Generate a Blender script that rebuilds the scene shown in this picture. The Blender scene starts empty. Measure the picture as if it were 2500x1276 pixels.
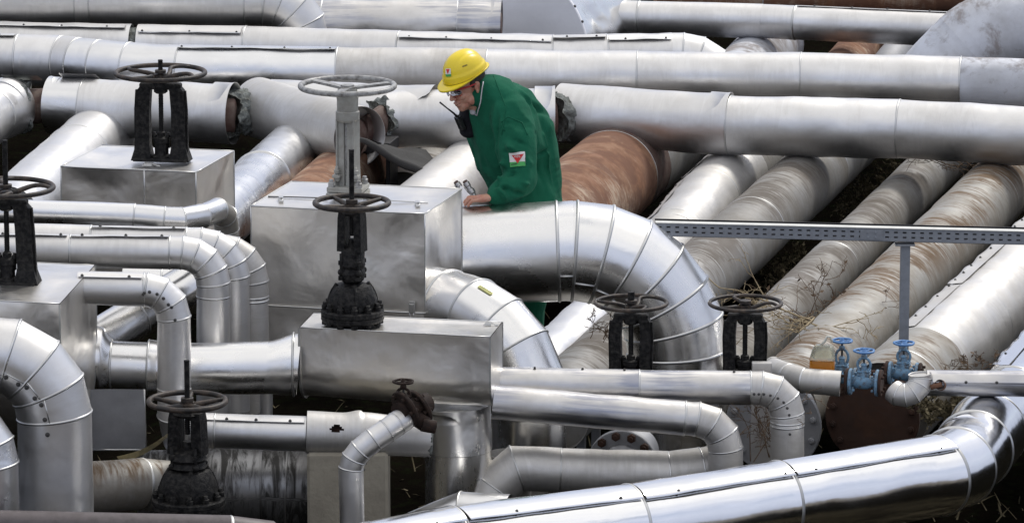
import bpy, math, random
import numpy as np
from mathutils import Vector, Matrix, noise
from mathutils.bvhtree import BVHTree
R = math.radians
random.seed(7)
scene = bpy.context.scene
col = scene.collection

# ---------------------------------------------------------------- camera
PITCH, DIST, FPX = R(12.3), 24.0, 12480.0
FWD = Vector((0, math.cos(PITCH), -math.sin(PITCH)))
UPV = Vector((0, math.sin(PITCH), math.cos(PITCH)))
QC = Vector((0, 0, 0.56))
CAM = QC - FWD * DIST
cd = bpy.data.cameras.new('camera')
cam = bpy.data.objects.new('camera', cd)
col.objects.link(cam)
cam.location = CAM
cam.rotation_euler = (R(90) - PITCH, 0, 0)
cd.sensor_width = 36
cd.lens = 36 * FPX / 2500
cd.clip_start = 1
cd.clip_end = 5000
scene.camera = cam

# ---------------------------------------------------------------- sky, sun, exposure
SUN_EL, SUN_AZ = R(48), R(35)       # azimuth: to the right of straight ahead
w = bpy.data.worlds.new('World')
scene.world = w
w.use_nodes = True
nt = w.node_tree
nt.nodes.clear()
def wn(t, **k):
    n = nt.nodes.new(t)
    for a, b in k.items():
        setattr(n, a, b)
    return n
out = wn('ShaderNodeOutputWorld')
bg = wn('ShaderNodeBackground')
sky = wn('ShaderNodeTexSky', sky_type='NISHITA', sun_disc=False, sun_elevation=SUN_EL, sun_rotation=SUN_AZ)
sky.air_density = 1.0
sky.dust_density = 1.5
tc = wn('ShaderNodeTexCoord')
mp = wn('ShaderNodeMapping')
mp.inputs['Scale'].default_value = (1.0, 1.0, 3.2)
nz = wn('ShaderNodeTexNoise')
nz.inputs['Scale'].default_value = 2.3
nz.inputs['Detail'].default_value = 3
nz.inputs['Roughness'].default_value = 0.55
cr = wn('ShaderNodeValToRGB')
cr.color_ramp.elements[0].position = 0.26
cr.color_ramp.elements[1].position = 0.46
nz2 = wn('ShaderNodeTexNoise')
nz2.inputs['Scale'].default_value = 4.0
nz2.inputs['Detail'].default_value = 2.5
cc = wn('ShaderNodeValToRGB')
cc.color_ramp.elements[0].position = 0.3
cc.color_ramp.elements[0].color = (0.78, 0.80, 0.86, 1)
cc.color_ramp.elements[1].position = 0.7
cc.color_ramp.elements[1].color = (1, 1, 1, 1)
sc_ = wn('ShaderNodeVectorMath', operation='SCALE')
sc_.inputs['Scale'].default_value = 11.0
mx = wn('ShaderNodeMix', data_type='RGBA')
L = nt.links.new
L(tc.outputs['Generated'], mp.inputs['Vector'])
L(mp.outputs[0], nz.inputs['Vector'])
L(mp.outputs[0], nz2.inputs['Vector'])
L(nz.outputs[0], cr.inputs[0])
L(nz2.outputs[0], cc.inputs[0])
# cloud deck: brighter overhead, greyer and bluer towards the horizon
sep = wn('ShaderNodeSeparateXYZ')
el = wn('ShaderNodeValToRGB')
el.color_ramp.elements[0].position = 0.02
el.color_ramp.elements[0].color = (0.46, 0.50, 0.61, 1)
el.color_ramp.elements[1].position = 0.80
el.color_ramp.elements[1].color = (1, 0.98, 0.95, 1)
e2 = el.color_ramp.elements.new(0.42)
e2.color = (0.63, 0.67, 0.79, 1)
mul = wn('ShaderNodeVectorMath', operation='MULTIPLY')
L(tc.outputs['Generated'], sep.inputs[0])
L(sep.outputs['Z'], el.inputs[0])
L(cc.outputs[0], mul.inputs[0])
L(el.outputs[0], mul.inputs[1])
L(mul.outputs[0], sc_.inputs[0])
L(cr.outputs[0], mx.inputs['Factor'])
L(sky.outputs[0], mx.inputs['A'])
L(sc_.outputs[0], mx.inputs['B'])
L(mx.outputs['Result'], bg.inputs['Color'])
bg.inputs['Strength'].default_value = 0.115
L(bg.outputs[0], out.inputs[0])
sd = bpy.data.lights.new('sun', 'SUN')
sun = bpy.data.objects.new('sun', sd)
col.objects.link(sun)
sd.energy = 2.0
sd.angle = R(9)
sd.color = (1.0, 0.96, 0.90)
sdir = Vector((math.sin(SUN_AZ) * math.cos(SUN_EL), math.cos(SUN_AZ) * math.cos(SUN_EL), math.sin(SUN_EL)))
sun.rotation_euler = sdir.to_track_quat('Z', 'Y').to_euler()
scene.view_settings.view_transform = 'Standard'
scene.view_settings.look = 'None'
scene.view_settings.exposure = 0.08
scene.view_settings.gamma = 1.0

# ---------------------------------------------------------------- picture -> place helpers
def ray(px, py):
    return (FWD * FPX + Vector((1, 0, 0)) * (px - 1250) - UPV * (py - 638)).normalized()
def Y(px, py, y):
    d = ray(px, py)
    return CAM + d * ((y - CAM.y) / d.y)
def Z(px, py, z):
    d = ray(px, py)
    return CAM + d * ((z - CAM.z) / d.z)
def m_(p, rpx):
    return rpx * (p - CAM).dot(FWD) / FPX
TH = R(12.5)
AX = Vector((math.cos(TH), -math.sin(TH), 0))     # along the pipe rows
BX = Vector((math.sin(TH), math.cos(TH), 0))      # across them, away from the camera
ZV = Vector((0, 0, 1))

# ---------------------------------------------------------------- materials
MATS = {}
class NT:
    def __init__(s, name):
        s.m = bpy.data.materials.new(name)
        s.m.use_nodes = True
        s.t = s.m.node_tree
        s.b = s.t.nodes['Principled BSDF']
    def n(s, t, ins=None, **k):
        x = s.t.nodes.new(t)
        for a, b in k.items():
            setattr(x, a, b)
        for a, b in (ins or {}).items():
            if isinstance(b, bpy.types.NodeSocket):
                s.t.links.new(b, x.inputs[a])
            else:
                x.inputs[a].default_value = b
        return x
    def l(s, a, b):
        s.t.links.new(a, b)
    def noise(s, vec, scale, detail=4, rough=.55, dist=0):
        return s.n('ShaderNodeTexNoise', {'Vector': vec, 'Scale': scale, 'Detail': detail, 'Roughness': rough, 'Distortion': dist}).outputs[0]
    def ramp(s, f, stops):
        r = s.n('ShaderNodeValToRGB', {0: f})
        e = r.color_ramp.elements
        while len(e) < len(stops):
            e.new(.5)
        for i, (p, c) in enumerate(stops):
            e[i].position = p
            e[i].color = (c, c, c, 1) if isinstance(c, (int, float)) else (*c, 1)
        return r.outputs[0]
    def mix(s, f, a, b, mode='MIX'):
        x = s.n('ShaderNodeMix', data_type='RGBA', blend_type=mode)
        for k, v in (('Factor', f), ('A', a), ('B', b)):
            if isinstance(v, bpy.types.NodeSocket):
                s.l(v, x.inputs[k])
            elif isinstance(v, tuple):
                x.inputs[k].default_value = (*v, 1)
            else:
                x.inputs[k].default_value = v
        return x.outputs['Result']
    def math(s, op, a, b=0.0):
        x = s.n('ShaderNodeMath', operation=op)
        for i, v in enumerate((a, b)):
            if isinstance(v, bpy.types.NodeSocket):
                s.l(v, x.inputs[i])
            else:
                x.inputs[i].default_value = v
        return x.outputs[0]
    def bump(s, h, strength, dist):
        return s.n('ShaderNodeBump', {'Height': h, 'Strength': strength, 'Distance': dist}).outputs[0]

def metal(name, base=(.80, .80, .80), rough=.3, dirt=.3, dirtcol=(.36, .34, .31), metallic=1.0, streak=0.0,
          streakcol=(.25, .17, .10), along=0.0, scratch=0.0, wave=.5, rust=0.0, rustcol=(.22, .085, .035), uv=True, crest=False, vary=True):
    if name in MATS:
        return MATS[name]
    t = NT(name)
    c = t.n('ShaderNodeTexCoord')
    oi = t.n('ShaderNodeObjectInfo').outputs['Random']
    if not vary:
        oi = t.math('MULTIPLY', oi, 0.0)
    off = t.n('ShaderNodeCombineXYZ', {'X': t.math('MULTIPLY', oi, 37.0), 'Y': t.math('MULTIPLY', oi, 11.0)}).outputs[0]
    src = c.outputs['UV'] if uv else c.outputs['Object']
    v = t.n('ShaderNodeVectorMath', {0: src, 1: off}, operation='ADD').outputs[0]
    ob = t.n('ShaderNodeVectorMath', {0: c.outputs['Object'], 1: off}, operation='ADD').outputs[0]
    # sheet to sheet difference
    tone = t.math('MULTIPLY_ADD', oi, 0.0)
    base_n = t.mix(t.math('MULTIPLY', oi, 0.6), base, tuple(x * .86 for x in base))
    # broad blotches of oxide
    n1 = t.noise(ob, 3.5, 6, .62)
    f1 = t.ramp(n1, [(.35, 0.0), (.70, 1.0)])
    colr = t.mix(t.math('MULTIPLY', f1, dirt), base_n, dirtcol)
    rg = t.math('ADD', rough, t.math('MULTIPLY', f1, .16 * (1 if dirt > .1 else .5)))
    # fine speckle
    n2 = t.noise(ob, 60, 3, .7)
    f2 = t.ramp(n2, [(.60, 0.0), (.72, 1.0)])
    colr = t.mix(t.math('MULTIPLY', f2, dirt * (.45 if uv and dirt > .2 else .30)), colr, dirtcol)
    met = metallic
    if streak > 0:      # bands of grime running round the pipe, broken up
        mp = t.n('ShaderNodeMapping', {'Vector': v, 'Scale': (11.0, 2.0, 1.0)}).outputs[0]
        s1 = t.noise(mp, 1.6, 8, .70, 1.6)
        s2 = t.noise(ob, 2.2, 3, .5)
        fs = t.ramp(t.math('MULTIPLY', s1, s2), [(.225, 0.0), (.31, 1.0)])
        if crest:       # grime settles along the crest of the pipe
            gn = t.n('ShaderNodeSeparateXYZ', {0: t.n('ShaderNodeNewGeometry').outputs['Normal']}).outputs[2]
            fs = t.math('MULTIPLY', fs, t.ramp(gn, [(.15, .15), (.75, 1.0)]))
        fs = t.math('MULTIPLY', fs, streak)
        colr = t.mix(fs, colr, streakcol)
        rg = t.math('ADD', rg, t.math('MULTIPLY', fs, .25))
    if along > 0:       # rubbed darker bands along the pipe
        mp = t.n('ShaderNodeMapping', {'Vector': v, 'Scale': (1.6, 26.0, 1.0)}).outputs[0]
        s1 = t.noise(mp, 1.5, 5, .6, .4)
        s2 = t.noise(ob, 3.0, 2, .5)
        fs = t.ramp(t.math('MULTIPLY', s1, s2), [(.24, 0.0), (.36, 1.0)])
        fs = t.math('MULTIPLY', fs, along)
        colr = t.mix(fs, colr, (.30, .31, .36))
        rg = t.math('SUBTRACT', rg, t.math('MULTIPLY', fs, .12))
    if rust > 0:
        s1 = t.noise(ob, 4.2, 8, .68, .3)
        fr = t.math('MULTIPLY', t.ramp(s1, [(.60 - .28 * rust, 0.0), (.70 - .25 * rust, 1.0)]), min(1, rust + .3))
        rc = t.mix(t.noise(ob, 22, 5, .7), rustcol, tuple(min(1, x * 1.5) for x in rustcol))
        colr = t.mix(fr, colr, rc)
        rg = t.math('ADD', rg, t.math('MULTIPLY', fr, .35))
        ms = t.math('SUBTRACT', metallic, t.math('MULTIPLY', fr, metallic * .95))
        t.l(ms, t.b.inputs['Metallic'])
    else:
        t.b.inputs['Metallic'].default_value = met
    # brushed roughness
    if uv:
        mpb = t.n('ShaderNodeMapping', {'Vector': v, 'Scale': (3.0, 70.0, 1.0)}).outputs[0]
    else:
        mpb = t.n('ShaderNodeMapping', {'Vector': v, 'Scale': (60.0, 60.0, 4.0)}).outputs[0]
    nb = t.noise(mpb, 2.0, 3, .6)
    rg = t.math('ADD', rg, t.math('MULTIPLY', t.math('SUBTRACT', nb, .5), .12 if rough > .3 else .08))
    t.l(colr, t.b.inputs['Base Color'])
    t.l(rg, t.b.inputs['Roughness'])
    h = t.math('ADD', t.math('ADD', t.math('MULTIPLY', t.noise(ob, 5.0, 3.0, .42, .3), 1.3), t.math('MULTIPLY', t.noise(ob, 16, 1, .5), .12)), t.math('MULTIPLY', t.noise(ob, 70, 3, .6), .001))
    nrm = t.bump(h, wave, .02)
    t.l(nrm, t.b.inputs['Normal'])
    MATS[name] = t.m
    return t.m

def paint(name, base, rough=.5, dirt=(.02, .02, .02), amt=.5, scale=14, bump=.4, bscale=60, bdist=.004, metallic=0.0, spec=.5):
    if name in MATS:
        return MATS[name]
    t = NT(name)
    c = t.n('ShaderNodeTexCoord').outputs['Object']
    n1 = t.noise(c, scale, 6, .65)
    f = t.ramp(n1, [(.42, 0.0), (.66, 1.0)])
    t.l(t.mix(t.math('MULTIPLY', f, amt), base, dirt), t.b.inputs['Base Color'])
    t.l(t.math('ADD', rough - .08, t.math('MULTIPLY', n1, .2)), t.b.inputs['Roughness'])
    t.b.inputs['Metallic'].default_value = metallic
    t.b.inputs['Specular IOR Level'].default_value = spec
    t.l(t.bump(t.noise(c, bscale, 4, .6), bump, bdist), t.b.inputs['Normal'])
    MATS[name] = t.m
    return t.m

M_NEW = metal('aluminium_new', (.76, .76, .76), .24, .2, (.50, .49, .47), wave=.3)
M_BRIGHT = metal('aluminium_polished', (.80, .795, .785), .20, .15, (.6, .58, .55), wave=.15)
M_MIRROR = metal('aluminium_mirror', (.86, .86, .86), .12, .08, (.6, .58, .55), wave=.15)
M_MID = metal('aluminium_worn', (.72, .715, .71), .36, .40, (.50, .48, .45), wave=.22, streak=.12, streakcol=(.32, .30, .27))
M_OLD = metal('aluminium_weathered', (.60, .59, .575), .46, .5, (.40, .38, .35), metallic=.88, streak=.22, streakcol=(.36, .34, .30), wave=.3)
M_RUB = metal('aluminium_rubbed', (.64, .63, .62), .36, .5, (.42, .40, .37), along=.85, wave=.35)
M_DIRTY = metal('aluminium_dirty', (.30, .295, .285), .58, .9, (.17, .155, .13), metallic=.5, streak=.70, streakcol=(.10, .080, .062), crest=True, wave=.3)
M_RUSTST = metal('aluminium_rust_stained', (.35, .345, .325), .55, .9, (.22, .195, .16), metallic=.55, streak=.95, streakcol=(.15, .10, .06), crest=True)
M_GREY = metal('galvanised_dull', (.34, .345, .36), .55, .7, (.22, .22, .225), metallic=.7, wave=.3)
M_MOTTLE = metal('weathered_grey_sheet', (.56, .58, .63), .6, .8, (.38, .38, .39), metallic=.35, streak=.0, rust=.34, rustcol=(.13, .10, .08), vary=False)
M_DARKAL = metal('aluminium_dark_streaked', (.30, .30, .30), .35, .6, (.10, .09, .08), metallic=.8, streak=.9, streakcol=(.03, .028, .025))  # darker aluminium with near-black streaks
M_BOX = metal('aluminium_box_sheet', (.84, .82, .785), .29, .25, (.50, .45, .38), wave=.45, uv=False)
M_BAND = metal('aluminium_band', (.62, .62, .61), .34, .4, (.3, .3, .28), wave=.1, uv=False)
M_RUST = metal('rusted_steel', (.235, .108, .055), .8, .5, (.30, .20, .13), metallic=.05, streak=.75, streakcol=(.42, .34, .26), rust=.62, rustcol=(.115, .055, .033))
M_RUSTD = metal('dark_rusted_steel', (.045, .020, .012), .85, .7, (.016, .011, .009), metallic=.0, rust=.35, rustcol=(.048, .022, .012), uv=False)
M_RUSTV = paint('black_brown_rust', (.016, .010, .008), .75, (.045, .026, .018), .5, 40, .8, 90, .004, spec=.2)
M_BLACK = paint('black_greasy_iron', (.004, .004, .0045), .55, (.050, .047, .043), .55, 48, .9, 60, .007, spec=.18)
M_WHEEL = paint('black_worn_wheel', (.016, .014, .013), .5, (.085, .062, .046), .85, 24, .5, 90, .003, spec=.35)
M_GREYPAINT = paint('grey_valve_paint', (.32, .32, .295), .45, (.20, .185, .155), .6, 16, .2, 80, .002)
M_CHIP = paint('chipped_grey_paint', (.34, .34, .33), .4, (.05, .04, .035), .8, 34, .2, 80, .002)
M_BLUE = paint('blue_valve_body_paint', (.14, .27, .40), .55, (.09, .07, .05), .9, 48, .7, 90, .003)
M_BLUEW = paint('blue_wheel_paint', (.07, .19, .42), .4, (.22, .36, .55), .4, 50, .1, 90, .002)
M_SCREW = paint('dark_screw', (.03, .03, .03), .5, (.08, .07, .06), .5)
M_SCREWL = paint('steel_screw', (.45, .45, .45), .35, (.2, .19, .18), .5, metallic=.9)
M_WOOL = paint('mineral_wool', (.22, .235, .225), .95, (.07, .07, .06), .9, 18, 1.0, 30, .03, spec=.1)
M_CORE = paint('bare_rusty_pipe', (.085, .045, .035), .75, (.20, .17, .14), .5, 12, .5, 40, .004)
M_PALE = metal('pale_sheet', (.80, .81, .85), .55, .4, (.60, .60, .63), metallic=.0, wave=.2)
M_CONC = paint('concrete', (.29, .265, .21), .9, (.17, .15, .12), .6, 5, .6, 45, .006)
M_DARKBOX = paint('bracket_paint_tray_shade', (.012, .012, .014), .5, (.03, .028, .03), .6)
M_TRAY = paint('galvanised_tray', (.27, .29, .32), .5, (.20, .21, .23), .6, 30, .15, 60, .002, metallic=.45)
M_TRAYTOP = paint('tray_top_pale', (.60, .60, .57), .55, (.42, .42, .40), .5, 20, .1, metallic=.4)  # lighter tone for the top lip
M_FRONTP = paint('brown_painted_pipe', (.085, .07, .072), .55, (.05, .04, .04), .7, 18, .3, 50, .003)
M_FELT = paint('dark_tar_felt', (.028, .027, .026), .9, (.06, .06, .058), .5, 9, .6, 30, .006)

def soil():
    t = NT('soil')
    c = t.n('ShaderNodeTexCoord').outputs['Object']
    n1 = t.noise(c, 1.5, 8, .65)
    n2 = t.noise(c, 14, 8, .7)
    a = t.mix(t.ramp(n1, [(.35, 0.0), (.65, 1.0)]), (.004, .0035, .003), (.010, .008, .006))  # soil colour lowered to deepen the shade in the gaps between pipes
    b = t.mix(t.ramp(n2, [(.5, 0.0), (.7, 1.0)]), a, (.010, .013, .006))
    # unseen pale gravel added in front to brighten reflections, darkened soil under the pipes
    sy = t.n('ShaderNodeSeparateXYZ', {0: c}).outputs[1]
    edge = t.math('ADD', sy, t.math('MULTIPLY', n1, 1.2))
    g = t.n('ShaderNodeMapRange', {0: edge, 1: -4.4, 2: -5.2, 3: 0.0, 4: 1.0}).outputs[0]
    gr = t.mix(t.ramp(n2, [(.3, 0.0), (.7, 1.0)]), (.24, .215, .175), (.15, .135, .11))
    b = t.mix(g, b, gr)
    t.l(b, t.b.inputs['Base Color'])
    t.b.inputs['Roughness'].default_value = .95
    t.b.inputs['Specular IOR Level'].default_value = 0.0
    t.l(t.bump(t.noise(c, 20, 8, .75), 1.0, .06), t.b.inputs['Normal'])
    return t.m
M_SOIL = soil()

# ---------------------------------------------------------------- mesh builder and object tree
class MB:
    def __init__(s):
        s.v, s.f, s.uv, s.sm = [], [], [], []
    def add(s, vs, fs, uvs=None, smooth=True):
        b = len(s.v)
        s.v += [Vector(v) for v in vs]
        s.uv += uvs if uvs else [(0, 0)] * len(vs)
        for f in fs:
            s.f.append(tuple(b + i for i in f))
            s.sm.append(smooth)
    def box(s, c, ax, ay, az, hx, hy, hz):
        c = Vector(c)
        vs = [c + ax * hx * i + ay * hy * j + az * hz * k for i in (-1, 1) for j in (-1, 1) for k in (-1, 1)]
        s.add(vs, [(0, 1, 3, 2), (4, 6, 7, 5), (0, 4, 5, 1), (2, 3, 7, 6), (0, 2, 6, 4), (1, 5, 7, 3)], smooth=False)
    def cbox(s, c, ax, ay, az, hx, hy, hz, bev=.004):
        # box with chamfered edges
        c = Vector(c)
        pts, fs = [], []
        idx = {}
        for i in (-1, 1):
            for j in (-1, 1):
                for k in (-1, 1):
                    for a in range(3):
                        d = [hx * i, hy * j, hz * k]
                        for q in range(3):
                            if q != a:
                                d[q] -= bev * (i, j, k)[q]
                        idx[(i, j, k, a)] = len(pts)
                        pts.append(c + ax * d[0] + ay * d[1] + az * d[2])
        o = [(-1, -1), (1, -1), (1, 1), (-1, 1)]
        for a in range(3):
            for sg in (-1, 1):
                fs.append([idx[tuple((sg if q == a else (p[0] if q == (a + 1) % 3 else p[1])) for q in range(3)) + (a,)] for p in o][::sg])
        for a in range(3):
            b, c2 = (a + 1) % 3, (a + 2) % 3
            for sb in (-1, 1):
                for s2 in (-1, 1):
                    def k_(sa, ax_):
                        q = [0, 0, 0]
                        q[a], q[b], q[c2] = sa, sb, s2
                        return idx[tuple(q) + (ax_,)]
                    fs.append([k_(-1, b), k_(1, b), k_(1, c2), k_(-1, c2)][::(sb * s2)])
        for i in (-1, 1):
            for j in (-1, 1):
                for k in (-1, 1):
                    fs.append([idx[(i, j, k, q)] for q in (range(3) if i * j * k > 0 else (2, 1, 0))])
        s.add(pts, fs, smooth=False)
    def tube(s, pts, rads, n=12, cap=True, uvs=False, ref=None):
        pts = [Vector(p) for p in pts]
        if not hasattr(rads, '__len__'):
            rads = [rads] * len(pts)
        vs, fs = [], []
        t0 = (pts[1] - pts[0]).normalized()
        u = (ref or (Vector((0, 0, 1)) if abs(t0.z) < .9 else Vector((1, 0, 0)))).cross(t0).normalized()
        for i, p in enumerate(pts):
            t = (pts[min(i + 1, len(pts) - 1)] - pts[max(i - 1, 0)]).normalized()
            u = (u - t * u.dot(t)).normalized()
            w_ = t.cross(u)
            for k in range(n):
                a = 2 * math.pi * k / n
                vs.append(p + (u * math.cos(a) + w_ * math.sin(a)) * rads[i])
        for i in range(len(pts) - 1):
            for k in range(n):
                k2 = (k + 1) % n
                fs.append((i * n + k, i * n + k2, (i + 1) * n + k2, (i + 1) * n + k))
        s.add(vs, fs)
        if cap:
            b = len(s.v) - len(vs)
            s.f += [tuple(b + k for k in range(n))[::-1], tuple(b + (len(pts) - 1) * n + k for k in range(n))]
            s.sm += [False, False]
    def lathe(s, c, prof, n=24, axis=ZV, sharp=True):
        c = Vector(c)
        axis = axis.normalized()
        u = (Vector((1, 0, 0)) if abs(axis.x) < .9 else Vector((0, 1, 0))).cross(axis).normalized()
        w_ = axis.cross(u)
        def ring(r, z):
            return [c + axis * z + (u * math.cos(2 * math.pi * k / n) + w_ * math.sin(2 * math.pi * k / n)) * r for k in range(n)]
        for i in range(len(prof) - 1):
            (r0, z0), (r1, z1) = prof[i], prof[i + 1]
            vs = ring(r0, z0) + ring(r1, z1)
            s.add(vs, [(k, (k + 1) % n, n + (k + 1) % n, n + k) for k in range(n)])
        for (r, z), rv in ((prof[0], True), (prof[-1], False)):
            if r > 1e-5:
                vs = ring(r, z)
                f = tuple(range(n))
                s.add(vs, [f[::-1] if rv else f], smooth=False)
    def torus(s, c, Rm, r, n=48, k=10, axis=ZV, flat=1.0):
        c = Vector(c)
        axis = axis.normalized()
        u = (Vector((1, 0, 0)) if abs(axis.x) < .9 else Vector((0, 1, 0))).cross(axis).normalized()
        w_ = axis.cross(u)
        vs, fs = [], []
        for i in range(n):
            a = 2 * math.pi * i / n
            d = u * math.cos(a) + w_ * math.sin(a)
            for j in range(k):
                b = 2 * math.pi * j / k
                vs.append(c + d * (Rm + r * math.cos(b)) + axis * (r * flat * math.sin(b)))
        for i in range(n):
            for j in range(k):
                i2, j2 = (i + 1) % n, (j + 1) % k
                fs.append((i * k + j, i2 * k + j, i2 * k + j2, i * k + j2))
        s.add(vs, fs)
    def sphere(s, c, rx, ry=None, rz=None, mat=None, n=16, m=10):
        ry = ry or rx
        rz = rz or rx
        c = Vector(c)
        mat = mat or Matrix.Identity(3)
        vs = [c + mat @ Vector((0, 0, -rz))]
        for i in range(1, m):
            a = math.pi * i / m
            for k in range(n):
                b = 2 * math.pi * k / n
                vs.append(c + mat @ Vector((rx * math.sin(a) * math.cos(b), ry * math.sin(a) * math.sin(b), -rz * math.cos(a))))
        vs.append(c + mat @ Vector((0, 0, rz)))
        fs = []
        for k in range(n):
            fs.append((0, 1 + (k + 1) % n, 1 + k))
        for i in range(m - 2):
            for k in range(n):
                k2 = (k + 1) % n
                fs.append((1 + i * n + k, 1 + i * n + k2, 1 + (i + 1) * n + k2, 1 + (i + 1) * n + k))
        b = 1 + (m - 2) * n
        for k in range(n):
            fs.append((b + k, b + (k + 1) % n, len(vs) - 1))
        s.add(vs, fs)
    def hexbolt(s, p, axis, r, h):
        s.lathe(p, [(r, 0), (r, h), (r * .8, h * 1.12)], 6, axis)
    def build(s, name, mat, parent=None, loc=None):
        me = bpy.data.meshes.new(name)
        off = Vector(loc) if loc is not None else Vector((0, 0, 0))
        p = parent
        while p is not None:
            off = off + p.location
            p = p.parent
        me.from_pydata([v - off for v in s.v], [], s.f)
        uvl = me.uv_layers.new(name='UVMap')
        li = np.empty(len(me.loops), dtype=np.int32)
        me.loops.foreach_get('vertex_index', li)
        uvl.data.foreach_set('uv', np.array(s.uv, dtype=np.float32)[li].ravel())
        me.polygons.foreach_set('use_smooth', s.sm)
        me.materials.append(mat)
        o = bpy.data.objects.new(name, me)
        if loc is not None:
            o.location = loc
        col.objects.link(o)
        o.parent = parent
        return o

LABELS = {}
def thing(name, label, cat, loc, group=None):
    o = bpy.data.objects.new(name, None)
    o.empty_display_size = .1
    col.objects.link(o)
    o.location = loc
    tag(o, label, cat, group)
    return o
def tag(o, label, cat, group=None):
    o['label'] = label
    o['category'] = cat
    if group:
        o['group'] = group
    return o

# ---------------------------------------------------------------- pipe builder
def frames(V, up0=None, S=None):
    """unit tangents of each segment, mitre normals at each vertex, a transported frame per segment"""
    T = [(V[i + 1] - V[i]).normalized() for i in range(len(V) - 1)]
    N = [T[0]] + [(T[i] + T[i + 1]).normalized() for i in range(len(T) - 1)] + [T[-1]]
    for i, s in enumerate(S or ()):
        if s == 'gap':
            if i > 0:
                N[i] = T[i - 1]
            if i + 1 < len(T):
                N[i + 1] = T[i + 1]
    t = T[0]
    if up0 is None:
        up0 = ZV if abs(t.z) < .8 else Vector((0, 1, 0))
    Fv = (up0 - t * up0.dot(t)).normalized()
    FR = []
    for i, t in enumerate(T):
        if i > 0:
            q = T[i - 1].rotation_difference(t)
            Fv = q @ Fv
            Fv = (Fv - t * Fv.dot(t)).normalized()
        side = Fv.cross(t)          # for a pipe running right (+x) with up +z this points at the camera? checked below
        if i == 0:
            sgn = 1.0
            if abs(t.z) < .8 and side.y > 0 and abs(t.x) > .3:
                sgn = -1.0
            elif abs(t.x) <= .3 and abs(t.z) < .8 and side.x < 0:
                sgn = -1.0
        FR.append((side * sgn, Fv.copy()))
    return T, N, FR

def ringpt(P, t, n, d, r):
    # point on the cylinder of radius r, direction d, cut by the plane through P with normal n
    q = P + d * r
    s = (P - q).dot(n) / t.dot(n)
    return q + t * s

def expand(P):
    """P: list of (Vector, flag[, Rc, gores]); returns vertices, bead flags, kind per segment"""
    V, B, S = [], [], []
    for i, it in enumerate(P):
        p, fl = it[0], it[1]
        if fl == 'c':
            Rc, ng = it[2], it[3]
            a = (P[i - 1][0] - p).normalized()
            b = (P[i + 1][0] - p).normalized()
            ang = a.angle(b)
            turn = math.pi - ang
            d = Rc * math.tan(turn / 2)
            cen = p + (a + b).normalized() * (Rc / math.cos(turn / 2))
            p0 = p + a * d
            ax = a.cross(b).normalized()
            r0 = p0 - cen
            for k in range(ng + 1):
                q = Matrix.Rotation(-turn * k / ng if False else turn * k / ng, 3, ax)
                v1 = cen + q @ r0
                if k == 1 and (cen + Matrix.Rotation(turn / ng, 3, ax) @ r0 - (p + b * d)).length > (r0 + cen - (p + b * d)).length:
                    ax = -ax
                    v1 = cen + Matrix.Rotation(turn / ng, 3, ax) @ r0
                V.append(v1)
                B.append('s')
                S.append('gore' if k < ng else 'sheet')
        else:
            V.append(p)
            B.append(fl)
            S.append('gap' if fl == 'g' else 'sheet')
    return V, B, S[:-1]

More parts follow.
